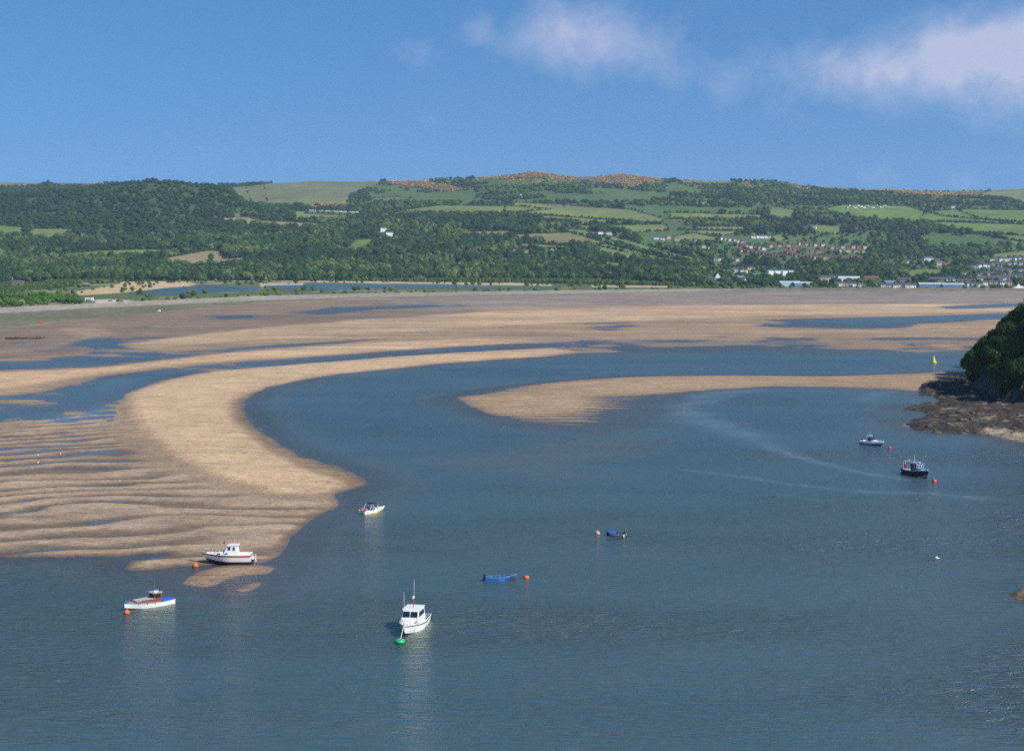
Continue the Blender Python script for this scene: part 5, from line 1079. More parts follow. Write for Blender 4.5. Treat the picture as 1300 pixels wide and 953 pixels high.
def interior(root, spec, mat, floor=0.1, t0=0.03, t1=0.97, name='interior'):
    sec, pt, n = spec; b = MB(); N = 20; vs = []
    for i in range(N + 1):
        t = t0 + (t1 - t0) * i / N; x, y, z = pt(t, 2, 1); x2, y2, z2 = pt(t, 1.15, 1)
        fz = min(floor, z - 0.1)
        for (yy, zz) in ((-y * 0.95, z - 0.01), (-y2 * 0.9, fz), (y2 * 0.9, fz), (y * 0.95, z - 0.01)): vs.append((x, yy, zz))
    b.add(vs, [(i * 4 + j, i * 4 + j + 1, i * 4 + j + 5, i * 4 + j + 4) for i in range(N) for j in range(3)])
    for i in (0, N): b.add(vs[i * 4:i * 4 + 4], [(0, 1, 2, 3)])
    return b.build(name, mat, root, False)
def rail(root, spec, h, t0, t1, nst=6, inset=0.93, r=0.018, name='rail', out=0.0):
    sec, pt, n = spec; b = MB()
    for side in (-1, 1):
        P = []
        for i in range(13):
            t = t0 + (t1 - t0) * i / 12; x, y, z = pt(min(t, 1), 2, side, inset); P.append((x + (out if i == 12 else 0), y, z + h))
        b.tube(P, r, 5)
        for i in range(nst):
            k = int(i * 12 / (nst - 1)); p = P[k]; b.tube([p, (p[0], p[1], p[2] - h)], r * 0.9, 5)
    return b.build(name, STL, root, True)
def outboard(root, x, z, mat=BLKP, tilt=0.0, s=1.0, y=0.0):
    b = MB(); b.box((0, 0, 0.42), (0.42, 0.28, 0.36), taper=0.8); o = b.build('outboard_motor', mat, root, False, 0.03); o.location = (x, y, z); o.rotation_euler = (0, tilt, 0); o.scale = (s, s, s)
    b = MB(); b.box((0.0, 0, 0.0), (0.16, 0.1, 0.6)); b.box((0.0, 0, -0.45), (0.3, 0.08, 0.4), taper=0.6); b.box((0.16, 0, 0.1), (0.16, 0.24, 0.3)); b.build('drive_leg', BLKP, o)
    return o
def buoy(u, v, r, mat, label, group=None, weed=True, flat=1.0, zc=0.25):
    x, y = W(u, v); o = empty('mooring_buoy', (x, y, 0), random.uniform(0, 6), label, 'buoy', group)
    b = MB(); b.ball((0, 0, r * zc), r, 18, 12, (1, 1, flat)); b.build('float', mat, o, True)
    if weed: b = MB(); b.lathe([(r * 0.97, -0.05), (r * 1.02, 0.0), (r * 1.015, r * 0.12), (r * 0.98, r * 0.18)], 18); b.build('weed_band', WEED, o, True)
    b = MB(); b.tube([(0, 0, r * (zc + flat * 0.93)), (0, 0, r * (zc + flat) + 0.06)], 0.05, 8); b.tube([(0.09 * math.cos(a), 0, r * (zc + flat) + 0.12 + 0.09 * math.sin(a)) for a in np.linspace(0, 6.28, 12)], 0.018, 5); b.build('lifting_ring', STL, o, True)
    return o
def boat_at(name, bow, stern, label, cat, z=0.0, tilt=(0, 0)):
    xb, yb = W(*bow); xs_, ys = W(*stern); L = math.hypot(xb - xs_, yb - ys); rz = math.atan2(yb - ys, xb - xs_)
    o = empty(name, ((xb + xs_) / 2, (yb + ys) / 2, z), rz, label, cat, None, tilt); print(name, 'L=%.1f' % L); return o, L
def rope(root, p0, p1, sag=0.2, r=0.02, mat=None):
    b = MB(); P = [(p0[0] + (p1[0] - p0[0]) * t, p0[1] + (p1[1] - p0[1]) * t, p0[2] + (p1[2] - p0[2]) * t - sag * math.sin(math.pi * t)) for t in np.linspace(0, 1, 8)]
    b.tube(P, r, 5); return b.build('mooring_line', mat or ROPE, root, True)
def cabin(root, x0, x1, y0, z0, h, slopef=0.5, slopeb=0.1, inset=0.12, mat=GW, name='cabin', yf=None, crown=0.06):
    """house with raked front; x1 = front; yf half width at the front"""
    yf = yf or y0; b = MB()
    bot = [(x0, -y0, z0), (x1, -yf, z0), (x1, yf, z0), (x0, y0, z0)]; top = [(x0 + slopeb, -y0 + inset, z0 + h), (x1 - slopef, -yf + inset, z0 + h), (x1 - slopef, yf - inset, z0 + h), (x0 + slopeb, y0 - inset, z0 + h)]
    mid = [(x0 + slopeb, 0, z0 + h + crown), (x1 - slopef, 0, z0 + h + crown)]
    b.add(bot + top + mid, [(0, 1, 5, 4), (2, 3, 7, 6), (1, 2, 6, 9, 5), (3, 0, 4, 8, 7), (4, 5, 9, 8), (8, 9, 6, 7), (3, 2, 1, 0)])
    return b.build(name, mat, root, False, 0.025)
def pane(root, pts, name='window', mat=None, off=0.02):
    """quad window set slightly proud of its wall"""
    P = [Vector(p) for p in pts]; n = (P[1] - P[0]).cross(P[3] - P[0]).normalized(); b = MB(); b.prism([p - n * 0.01 for p in P], n * (0.01 + off)); return b.build(name, mat or GLB, root)
# ---- A white cruiser, bow to the camera
o, L = boat_at('motor_cruiser', (510, 812), (536, 785), 'white motor cruiser with dark windscreen and tall aerial, bow to the camera', 'motor cruiser')
L = 8.6; sp = hullf(L, 3.1, 0.95, 1.45, 0.45, 0.9, 0.9, 2.4, 0.85)
hull(o, sp, [0, 0.7, 1.0, 1.72, 1.84, 2.0], [GW, NAVY, AFB], [2, 2, 0, 1, 0]); deck(o, sp, GW, 0.38, 0.995); gunwale(o, sp, GW, 0.05, 0, 0.995)
interior(o, sp, GRY, 0.35, 0.02, 0.40, 'cockpit')
cabin(o, -0.4, 3.0, 1.25, 1.02, 0.42, 1.5, 0.0, 0.18, GW, 'coach_roof', 0.62); cb_ = cabin(o, -1.9, 1.45, 1.22, 1.0, 1.45, 0.75, 0.1, 0.16, GW, 'wheelhouse', 1.12)
b = MB(); b.box((-0.75, 0, 2.50), (2.7, 2.25, 0.09)); b.build('roof', GW, o, False, 0.03)
for s_ in (-1, 1):
    pane(o, [(1.12, s_ * 0.06, 1.72), (1.12, s_ * 0.93, 1.72), (0.80, s_ * 0.88, 2.34), (0.80, s_ * 0.06, 2.34)][::s_], 'windscreen')
    pane(o, [(-1.5, s_ * 1.145, 1.72), (0.85, s_ * 1.10, 1.72), (0.62, s_ * 1.055, 2.3), (-1.45, s_ * 1.09, 2.3)][::-s_], 'side_window')
    for k in range(3): pane(o, [(0.4 + k * 0.62, s_ * (1.13 - k * 0.13), 1.16), (0.85 + k * 0.62, s_ * (1.04 - k * 0.13), 1.16), (0.82 + k * 0.62, s_ * (1.0 - k * 0.13), 1.33), (0.42 + k * 0.62, s_ * (1.09 - k * 0.13), 1.33)][::-s_], 'porthole', off=0.03)
rail(o, sp, 0.5, 0.5, 0.985, 7, 0.9)
b = MB(); b.tube([(-0.6, 0, 2.5), (-0.6, 0, 3.7)], 0.05, 8, 0.03); b.build('mast', RED, o, True); b = MB(); b.ball((-0.6, 0, 3.78), 0.17, 12, 8); b.build('radar_dome', GW, o, True)
b = MB(); b.tube([(-0.6, 0.1, 3.8), (-0.75, 0.1, 5.9)], 0.022, 5, 0.01); b.build('aerial', GW, o, True); b = MB(); b.tube([(-0.2, -1.05, 2.4), (-0.35, -1.1, 4.4)], 0.022, 5, 0.01); b.build('aerial', GW, o, True)
b = MB(); b.box((-1.95, 0.9, 1.75), (0.5, 0.35, 1.0)); b.build('blue_cover', TARP, o, False, 0.05); b = MB(); b.box((-2.9, 0, 0.75), (0.8, 1.3, 0.5)); b.build('engine_box', GW, o, False, 0.05); outboard(o, -4.5, 0.3, BLKP, y=-0.5)
b = MB(); b.box((4.05, 0, 1.5), (0.32, 0.22, 0.16)); b.build('bow_roller', YEL, o, False, 0.03)
b = MB(); b.tube([(3.7, -0.35, 1.42), (4.25, 0, 1.5), (3.7, 0.35, 1.42)], 0.03, 5); b.build('anchor', BLKP, o)
bx, by = W(507.5, 815.5); loc = o.matrix_basis.copy(); bpy.context.view_layer.update(); inv = o.matrix_world.inverted(); q = inv @ Vector((bx, by, 0.25)); rope(o, (4.35, 0, 1.4), tuple(q), 0.1, 0.035, GW)
buoy(507.5, 815.5, 0.62, GRNB, 'green flattened buoy under the bow of the white cruiser', weed=False, flat=0.5, zc=0.3)
# ---- B red striped cruiser aground
GA, GB = (257, 715.5), (319, 715.5)
xb, yb = W(*GA); xs_, ys = W(*GB); gz = 0.0
o, L = boat_at('motor_cruiser', GA, GB, 'white cruiser with red stripe and navy bottom aground on the sand', 'motor cruiser', 0.52, (0.0, 0)); L = 7.4
sp = hullf(L, 2.7, 1.0, 1.15, 0.55, 1.0, 0.9, 2.4, 0.86)
hull(o, sp, [0, 0.8, 1.12, 1.17, 1.74, 1.97, 2.0], [GW, RED, AFB], [2, 2, 1, 0, 1, 0]); deck(o, sp, GW, 0.36, 0.995); gunwale(o, sp, GW, 0.045, 0, 0.995); interior(o, sp, GW, 0.35, 0.02, 0.38, 'cockpit')
cabin(o, -0.9, 2.35, 1.08, 0.93, 0.55, 1.9, 0.0, 0.16, GW, 'coach_roof', 0.55); cabin(o, -1.75, 0.45, 1.05, 0.95, 1.35, 0.75, 0.25, 0.15, GW, 'wheelhouse', 0.98); b = MB(); b.box((-1.0, 0, 2.34), (1.75, 1.95, 0.08)); b.build('roof', GW, o, False, 0.03)
for s_ in (-1, 1):
    pane(o, [(0.13, s_ * 0.05, 1.58), (0.13, s_ * 0.84, 1.58), (-0.20, s_ * 0.8, 2.2), (-0.20, s_ * 0.05, 2.2)][::s_], 'windscreen')
    pane(o, [(-0.75, s_ * 0.985, 1.72), (-0.35, s_ * 0.96, 1.72), (-0.4, s_ * 0.925, 2.15), (-0.72, s_ * 0.94, 2.15)][::-s_], 'side_window'); pane(o, [(-1.42, s_ * 1.0, 1.72), (-1.12, s_ * 0.99, 1.72), (-1.12, s_ * 0.945, 2.15), (-1.36, s_ * 0.95, 2.15)][::-s_], 'side_window')
    pane(o, [(-0.3, s_ * 0.995, 1.06), (0.35, s_ * 0.93, 1.06), (0.3, s_ * 0.88, 1.27), (-0.28, s_ * 0.95, 1.27)][::-s_], 'side_window', off=0.04); pane(o, [(0.75, s_ * 0.88, 1.04), (1.4, s_ * 0.76, 1.04), (1.25, s_ * 0.72, 1.2), (0.78, s_ * 0.82, 1.22)][::-s_], 'side_window', off=0.05)
rail(o, sp, 0.55, 0.78, 1.0, 4, 0.95, 0.025, 'pulpit', 0.7); b = MB(); b.prism([(3.0, -0.25, 1.12), (4.5, -0.12, 1.16), (4.5, 0.12, 1.16), (3.0, 0.25, 1.12)], (0, 0, 0.06)); b.build('bow_plank', WD, o)
b = MB(); b.tube([(-1.2, 0.3, 2.38), (-1.25, 0.3, 3.5)], 0.018, 5, 0.008); b.build('aerial', GW, o); b = MB(); b.tube([(0.2, 0.2, 1.5), (0.2, 0.2, 2.9)], 0.02, 5); b.prism([(0.2, 0.2, 2.5), (0.45, 0.2, 2.55), (0.45, 0.2, 2.85), (0.2, 0.2, 2.88)], (0, 0.02, 0)); b.build('pennant', RED, o)
b = MB()
for yy in (-0.35, 0.1): b.tube([(-3.75, yy, 0.9), (-4.25, yy, 0.85), (-4.25, yy, -0.25)], 0.03, 5)
for zz in (-0.15, 0.15, 0.45): b.tube([(-4.25, -0.35, zz), (-4.25, 0.1, zz)], 0.03, 5)
b.build('stern_ladder', GW, o); outboard(o, -3.95, 0.05, GW, y=0.5)
buoy(248, 719, 0.46, ORG, 'orange weed-fringed buoy left of the grounded cruiser')
# ---- C launch
o, L = boat_at('motor_launch', (159.5, 774.5), (217.5, 764.5), 'white plumb-bowed launch with varnished wheelhouse and blue cockpit cover', 'motor launch'); L = 6.9; print('launch', L)
sp = hullf(L, 2.2, 0.62, 0.92, 0.4, 0.12, 0.7, 2.0, 0.8)
hull(o, sp, [0, 0.8, 1.0, 1.12, 2.0], [GW, BLK], [1, 1, 1, 0]); deck(o, sp, GRY, 0.3, 0.99); gunwale(o, sp, WD, 0.035, 0, 0.99); interior(o, sp, WD, 0.2, 0.02, 0.32, 'cockpit')
cabin(o, -0.55, 2.0, 0.72, 0.62, 0.42, 0.25, 0.0, 0.06, VAR, 'coach_roof', 0.5); b = MB(); b.prism([(-0.5, -0.78, 1.06), (2.05, -0.52, 1.06), (2.05, 0.52, 1.06), (-0.5, 0.78, 1.06)], (0, 0, 0.05)); b.build('cabin_top', GRY, o)
cabin(o, -1.55, -0.35, 0.72, 0.6, 1.12, 0.2, 0.05, 0.05, VAR, 'wheelhouse', 0.7); b = MB(); b.box((-1.0, 0, 1.76), (1.5, 1.5, 0.06)); b.build('roof', GRY, o, False, 0.02)
for s_ in (-1, 1):
    pane(o, [(-1.35, s_ * 0.715, 1.15), (-0.6, s_ * 0.70, 1.15), (-0.62, s_ * 0.68, 1.6), (-1.33, s_ * 0.69, 1.6)][::-s_], 'side_window'); pane(o, [(-0.42, s_ * 0.05, 1.2), (-0.42, s_ * 0.62, 1.2), (-0.5, s_ * 0.6, 1.62), (-0.5, s_ * 0.05, 1.62)][::s_], 'windscreen')
    for k in range(3): b = MB(); x_, y_, z_ = sp[1](0.45 + 0.16 * k, 1.85, s_); b.tube([(x_, y_ - s_ * 0.02, z_), (x_, y_ + s_ * 0.03, z_)], 0.055, 10); b.build('porthole', BLKP, o)
b = MB(); vs = []
for i in range(9):
    t = 0.02 + 0.26 * i / 8; x_, y_, z_ = sp[1](t, 2, 1)
    for w in (-1, -0.6, 0, 0.6, 1): vs.append((x_, y_ * w * 1.01, z_ + 0.02 + 0.22 * (1 - w * w) * (0.6 + 0.4 * i / 8)))
b.add(vs, [(i * 5 + j, i * 5 + j + 1, i * 5 + j + 6, i * 5 + j + 5) for i in range(8) for j in range(4)]); b.build('cockpit_cover', TARP, o, True)
b = MB(); b.box((-0.9, 0.1, 1.87), (0.5, 0.5, 0.16)); b.build('roof_locker', GW, o, False, 0.03); b = MB(); b.ball((-1.2, -0.1, 1.95), 0.16, 10, 7); b.build('lamp_cover', TARP, o, True)
b = MB(); b.tube([(-0.95, 0, 1.8), (-0.95, 0, 3.2)], 0.022, 5, 0.008); b.build('aerial', STL, o); b = MB(); b.tube([(-1.45, 0.3, 1.8), (-1.45, 0.3, 2.25)], 0.06, 6); b.build('exhaust_stack', BLKP, o)
b = MB(); b.prism([(3.1, 0, 0.9), (3.4, 0, 0.98), (3.2, 0, 1.35), (3.1, 0, 1.3)], (0, 0.04, 0)); b.build('bow_flag', TARP, o); rail(o, sp, 0.25, 0.7, 0.95, 4, 0.9, 0.014)
buoy(161, 778.5, 0.40, ORG, 'orange weed-fringed buoy under the bow of the varnished launch')
# ---- D sport boat
o, L = boat_at('sport_boat', (489, 648), (459, 652.5), 'small white and yellow sport boat with dark canopy near the sand', 'sport boat'); L = 5.2
sp = hullf(L, 2.0, 0.6, 0.8, 0.3, 0.9, 0.92, 2.3, 0.85)
hull(o, sp, [0, 0.8, 1.0, 1.32, 2.0], [GW, YEL, AFB], [2, 0, 1, 0]); deck(o, sp, GW, 0.55, 0.99); gunwale(o, sp, GW, 0.05); interior(o, sp, GRY, 0.2, 0.02, 0.57, 'cockpit')
for xx, yy in ((-0.7, -0.4), (-0.7, 0.4), (-1.7, 0)):
    b = MB(); b.box((xx, yy, 0.45), (0.45, 0.45 if xx > -1 else 1.3, 0.3)); b.box((xx - 0.25, yy, 0.75), (0.1, 0.45 if xx > -1 else 1.3, 0.5)); b.build('seat', SEAT if xx > -1 else GW, o, False, 0.03)
b = MB(); b.box((0.15, -0.4, 0.65), (0.4, 0.5, 0.6)); b.build('console', GW, o, False, 0.03)
b = MB(); b.prism([(0.35, -0.75, 0.7), (0.75, -0.5, 0.72), (0.75, 0.5, 0.72), (0.35, 0.75, 0.7), (0.15, 0.7, 1.15), (0.5, 0.42, 1.15), (0.5, -0.42, 1.15), (0.15, -0.7, 1.15)][:2] + [(0.5, -0.42, 1.15), (0.15, -0.7, 1.15)], (-0.02, 0, 0)); b.prism([(0.75, -0.5, 0.72), (0.75, 0.5, 0.72), (0.5, 0.42, 1.15), (0.5, -0.42, 1.15)], (-0.02, 0, 0)); b.build('windscreen', paint('tinted_screen', (0.35, 0.22, 0.22), 0.2), o)
b = MB(); P = [(-0.95 + 1.5 * t, 0, 1.72 + 0.16 * math.sin(math.pi * t) - 0.15 * t * t) for t in np.linspace(0, 1, 8)]; vs = [(x_, y_, z_ - 0.07 * abs(y_)) for x_, _, z_ in P for y_ in (-0.85, 0, 0.85)]
b.add(vs + [(x_, y_, z_ - 0.04) for x_, y_, z_ in vs], [(i * 3 + j, i * 3 + j + 1, i * 3 + j + 4, i * 3 + j + 3) for i in range(7) for j in range(2)] + [(24 + i * 3 + j, 24 + i * 3 + j + 3, 24 + i * 3 + j + 4, 24 + i * 3 + j + 1) for i in range(7) for j in range(2)]); b.build('canopy', NVC, o, True)
b = MB()
for s_ in (-1, 1): b.tube([(-0.2, s_ * 0.92, 0.62), (-0.9, s_ * 0.85, 1.64)], 0.025, 5); b.tube([(-0.2, s_ * 0.92, 0.62), (0.45, s_ * 0.85, 1.54)], 0.025, 5); b.tube([(-1.6, s_ * 0.85, 0.6), (-0.95, s_ * 0.85, 1.62)], 0.03, 5)
b.build('canopy_frame', GW, o); outboard(o, -2.6, 0.35, paint('red_cowling', (0.55, 0.12, 0.1), 0.3), s=1.2)
# ---- E blue rowing boat
o, L = boat_at('rowing_boat', (656.5, 735), (615, 736.5), 'bright blue open rowing boat with black outboard at its stern', 'rowing boat'); L = 4.6
sp = hullf(L, 1.55, 0.48, 0.72, 0.2, 0.35, 0.75, 2.1, 0.8); hull(o, sp, [0, 0.8, 1.1, 2.0], [BLU, AFB], [1, 1, 0]); gunwale(o, sp, LBL, 0.035); interior(o, sp, paint('dark_blue_inside', (0.02, 0.05, 0.16), 0.7), 0.05)
for xx in (-1.3, -0.1, 1.0): b = MB(); x_, y_, z_ = sp[1]((xx + L / 2) / L, 2, 1); b.box((xx, 0, z_ - 0.12), (0.24, y_ * 1.85, 0.04)); b.build('thwart', WD, o)
b = MB(); b.tube([(-0.9, -0.3, 0.45), (1.1, -0.35, 0.5)], 0.03, 6); b.box((1.3, -0.37, 0.5), (0.5, 0.12, 0.02)); b.build('oar', WD, o); outboard(o, -2.42, 0.35, BLKP, 0.35, 0.9)
buoy(668, 733.5, 0.42, ORG, 'orange buoy right of the blue rowing boat', weed=False, flat=0.7); b = None
# ---- F covered dinghy
o, L = boat_at('dinghy', (769, 678.5), (793.5, 681), 'little grey dinghy with blue cover over its bow and a black outboard', 'dinghy'); L = 3.4
sp = hullf(L, 1.4, 0.42, 0.6, 0.15, 0.3, 0.85, 2.2, 0.85); hull(o, sp, [0, 0.8, 1.2, 2.0], [paint('dull_white', (0.5, 0.5, 0.52), 0.5), AFB], [1, 1, 0]); gunwale(o, sp, RUB, 0.06); interior(o, sp, NVC, 0.05, 0.03, 0.97)
b = MB(); vs = []
for i in range(9):
    t = 0.42 + 0.55 * i / 8; x_, y_, z_ = sp[1](t, 2, 1)
    for w in (-1, -0.6, 0, 0.6, 1): vs.append((x_, y_ * w * 1.05, z_ + 0.04 + 0.2 * (1 - w * w)))
b.add(vs, [(i * 5 + j, i * 5 + j + 1, i * 5 + j + 6, i * 5 + j + 5) for i in range(8) for j in range(4)]); b.build('bow_cover', TARP, o, True)
b = MB(); b.box((-0.5, 0, 0.34), (0.22, 1.15, 0.04)); b.build('thwart', WD, o); outboard(o, -1.8, 0.3, BLKP, 0.5, 0.9)
buoy(758.5, 677.5, 0.42, PKB, 'faded pink and white buoy left of the covered dinghy', weed=False)
# ---- G blue and white speedboat
o, L = boat_at('speedboat', (1125, 567), (1092, 562.5), 'white decked speedboat with blue hull, left of the rocky shore', 'speedboat'); L = 7.0
sp = hullf(L, 2.5, 0.85, 1.1, 0.35, 1.1, 0.92, 2.3, 0.86); hull(o, sp, [0, 0.8, 1.05, 1.5, 2.0], [GW, paint('royal_blue_hull', (0.02, 0.05, 0.28), 0.25), AFB], [2, 1, 1, 0]); deck(o, sp, GW, 0.42, 0.995, camber=0.16); gunwale(o, sp, GW, 0.05); interior(o, sp, GW, 0.35, 0.02, 0.44, 'cockpit')
cabin(o, -0.5, 2.1, 0.95, 0.9, 0.38, 1.4, 0.0, 0.2, GW, 'coach_roof', 0.5)
for s_ in (-1, 1): pane(o, [(0.45, s_ * 0.04, 1.25), (0.3, s_ * 0.8, 1.2), (-0.1, s_ * 0.75, 1.65), (0.05, s_ * 0.04, 1.7)][::s_], 'windscreen'); pane(o, [(-0.9, s_ * 0.98, 1.0), (0.28, s_ * 0.86, 1.2), (-0.1, s_ * 0.8, 1.62), (-0.9, s_ * 0.92, 1.5)][::-s_], 'side_window')
b = MB(); b.prism([(-2.6, -1.0, 1.1), (-0.6, -0.85, 1.8), (-0.1, -0.8, 1.75), (-0.1, 0.8, 1.75), (-0.6, 0.85, 1.8), (-2.6, 1.0, 1.1)], (0, 0, 0.05)); b.build('canopy', paint('blue_canvas', (0.02, 0.04, 0.25), 0.8), o)
b = MB()
for s_ in (-1, 1): b.tube([(-1.5, s_ * 1.1, 0.9), (-1.1, s_ * 0.9, 2.2)], 0.04, 6)
b.tube([(-1.1, -0.9, 2.2), (-1.1, 0.9, 2.2)], 0.05, 6); b.build('radar_arch', GW, o); b = MB(); b.tube([(-1.1, 0.4, 2.2), (-1.2, 0.4, 3.0)], 0.018, 5); b.build('aerial', GW, o); rail(o, sp, 0.35, 0.6, 0.98, 6, 0.9); outboard(o, -3.65, 0.45, BLKP, s=1.3)
buoy(1129.5, 569, 0.40, REDB, 'red buoy at the bow of the blue and white speedboat', weed=False)
# ---- H black workboat
o, L = boat_at('fishing_boat', (1181, 607.5), (1147.5, 599.5), 'black hulled fishing boat with bright blue wheelhouse roof and foredeck', 'fishing boat'); L = 8.2
sp = hullf(L, 3.0, 0.95, 1.6, 0.6, 0.5, 0.85, 2.3, 0.85); hull(o, sp, [0, 0.8, 1.0, 1.08, 2.0], [BLK, AFB, GW], [1, 1, 2, 0]); deck(o, sp, LBL, 0.48, 0.99, dz=-0.12); gunwale(o, sp, GW, 0.05, 0.45, 0.99); gunwale(o, sp, BLKP, 0.05, 0, 0.45); interior(o, sp, GRY, 0.3, 0.02, 0.5, 'cockpit')
cabin(o, 0.9, 2.7, 0.95, 1.1, 0.45, 0.6, 0.0, 0.1, LBL, 'coach_roof', 0.6); wh_ = cabin(o, -0.9, 1.1, 1.0, 0.95, 1.55, -0.05, 0.0, 0.06, paint('dark_wheelhouse', (0.04, 0.03, 0.035), 0.4), 'wheelhouse', 0.95); b = MB(); b.box((0.05, 0, 2.58), (2.5, 2.3, 0.1)); b.build('roof', LBL, o, False, 0.03)
for k in range(3):
    yy = -0.6 + 0.6 * k; fw = pane(o, [(1.13, yy - 0.26, 1.72), (1.13, yy + 0.26, 1.72), (1.16, yy + 0.26, 2.35), (1.16, yy - 0.26, 2.35)], 'window_frame', GW, 0.03); pane(fw, [(1.17, yy - 0.19, 1.8), (1.17, yy + 0.19, 1.8), (1.19, yy + 0.19, 2.28), (1.19, yy - 0.19, 2.28)], 'pane')
for s_ in (-1, 1):
    for k in range(2):
        x_ = -0.55 + 0.85 * k; fw = pane(o, [(x_ - 0.34, s_ * 1.005, 1.7), (x_ + 0.34, s_ * 0.99, 1.7), (x_ + 0.34, s_ * 0.965, 2.35), (x_ - 0.34, s_ * 0.97, 2.35)][::-s_], 'window_frame', GW if k else VAR, 0.03); pane(fw, [(x_ - 0.24, s_ * 1.04, 1.8), (x_ + 0.24, s_ * 1.03, 1.8), (x_ + 0.24, s_ * 1.01, 2.27), (x_ - 0.24, s_ * 1.01, 2.27)][::-s_], 'pane')
for (xx, yy, w_, m_) in ((-0.5, 0.4, 0.6, ORG), (0.0, -0.4, 0.5, CRM), (0.4, 0.3, 0.4, GW), (-0.7, -0.4, 0.4, CRM)): b = MB(); b.ball((xx, yy, 2.76), w_ / 2, 10, 7, (1.2, 1, 0.6)); b.build('fender' if m_ is not CRM else 'net_bundle', m_, o, True)
b = MB()
for s_ in (-1, 1): b.tube([(-3.3, s_ * 1.1, 0.9), (-3.5, s_ * 1.0, 2.6)], 0.06, 6); b.tube([(-3.5, s_ * 1.0, 2.6), (-1.0, s_ * 0.9, 2.6)], 0.04, 6)
b.tube([(-3.5, -1.0, 2.6), (-3.5, 1.0, 2.6)], 0.06, 6); b.tube([(-3.5, 0.6, 2.6), (-4.4, 0.6, 2.9)], 0.12, 6); b.build('stern_gantry', GRY, o)
b = MB(); b.tube([(-1.2, 0.2, 2.6), (-1.3, 0.2, 4.2)], 0.05, 6, 0.015); b.build('aerial', GW, o); b = MB(); b.tube([(-3.5, -0.6, 1.2), (-3.5, -0.6, 2.4)], 0.16, 8); b.build('gas_bottle', RED, o, True)
for (xx, yy) in ((-2.2, 0.5), (-2.2, -0.6), (-2.9, 0.0)): b = MB(); b.box((xx, yy, 0.55), (0.6, 0.8, 0.5)); b.build('fish_box', VAR if yy > 0.2 else GRY, o, False, 0.02)
rail(o, sp, 0.35, 0.6, 0.97, 5, 0.92, 0.03)
for s_ in (-1, 1):
    for k in range(3): x_, y_, z_ = sp[1](0.2 + 0.2 * k, 2, s_); b = MB(); b.tube([(x_, y_ * 1.06, z_ - 0.6), (x_, y_ * 1.06, z_ - 0.1)], 0.13, 8); b.build('fender', BLKP, o, True)
buoy(1186, 612, 0.50, REDB, 'round red buoy at the bow of the black fishing boat', weed=False)
# ---- navigation buoy, markers
x, y = W(1185.5, 460.5); o = empty('navigation_buoy', (x, y, 0), 0, 'yellow conical navigation buoy in the far channel', 'navigation buoy')
b = MB(); b.lathe([(0, -0.3), (1.15, -0.3), (1.2, 0.45), (1.0, 0.6), (0.6, 0.65)], 16); b.build('float', YEL, o, True); b = MB(); b.lathe([(0.75, 0.6), (0.28, 2.6), (0.0, 2.62)], 12); b.build('tower', YEL, o, True)
b = MB(); b.prism([(-0.3, -0.03, 2.7), (-0.2, -0.03, 2.6), (0.3, -0.03, 3.1), (0.2, -0.03, 3.2)], (0, 0.06, 0)); b.prism([(0.3, -0.03, 2.7), (0.2, -0.03, 2.6), (-0.3, -0.03, 3.1), (-0.2, -0.03, 3.2)], (0, 0.06, 0)); b.build('topmark', YEL, o)
def sand_z(x, y): return 0.35
x, y = W(53, 414.5, 0.6); o = empty('marker_post', (x, y, ground_z(x, y) if ground_z(x, y) > 0.3 else 0.4), 0, 'orange marker on a short post at the edge of the saltmarsh', 'marker')
b = MB(); b.tube([(0, 0, -0.5), (0, 0, 2.0)], 0.12, 6); b.build('post', WD, o); b = MB(); b.box((0, 0, 2.6), (2.4, 0.3, 1.7)); b.build('board', ORG, o, False, 0.05)
x, y = W(202, 395, 0.9); o = empty('mooring_buoy', (x, y, max(0.4, ground_z(x, y))), 0, 'white stranded buoy on the saltmarsh edge', 'buoy'); b = MB(); b.ball((0, 0, 0.6), 1.1, 12, 8, (1.4, 1, 0.7)); b.build('float', WH, o, True); b = MB(); b.tube([(1.3, 0, 0.6), (2.0, 0.2, 0.1), (3.5, 0.3, 0.05)], 0.07, 5); b.build('chain', BLKP, o)
x, y = W(30, 430, 0.4); o = empty('driftwood', (x, y, 0.3), 0.1, 'dark tangle of driftwood lying on the mud at the left', 'driftwood'); b = MB()
for k in range(26): a = random.uniform(-0.5, 0.5); xx = random.uniform(-12, 10); L_ = random.uniform(2, 6); b.tube([(xx, random.uniform(-3, 3), 0.1), (xx + L_ * math.cos(a) * 0.5, random.uniform(-3, 3), random.uniform(0.4, 1.1)), (xx + L_ * math.cos(a), random.uniform(-3, 3), 0.2)], random.uniform(0.12, 0.3), 5, 0.06)
b.build('branches', TIM, o, True); b = MB(); b.tube([(-10, 0, 0.3), (-2, 0.6, 0.5), (6, 0, 0.25)], 0.45, 8, 0.25); b.build('trunk', TIM, o, True)
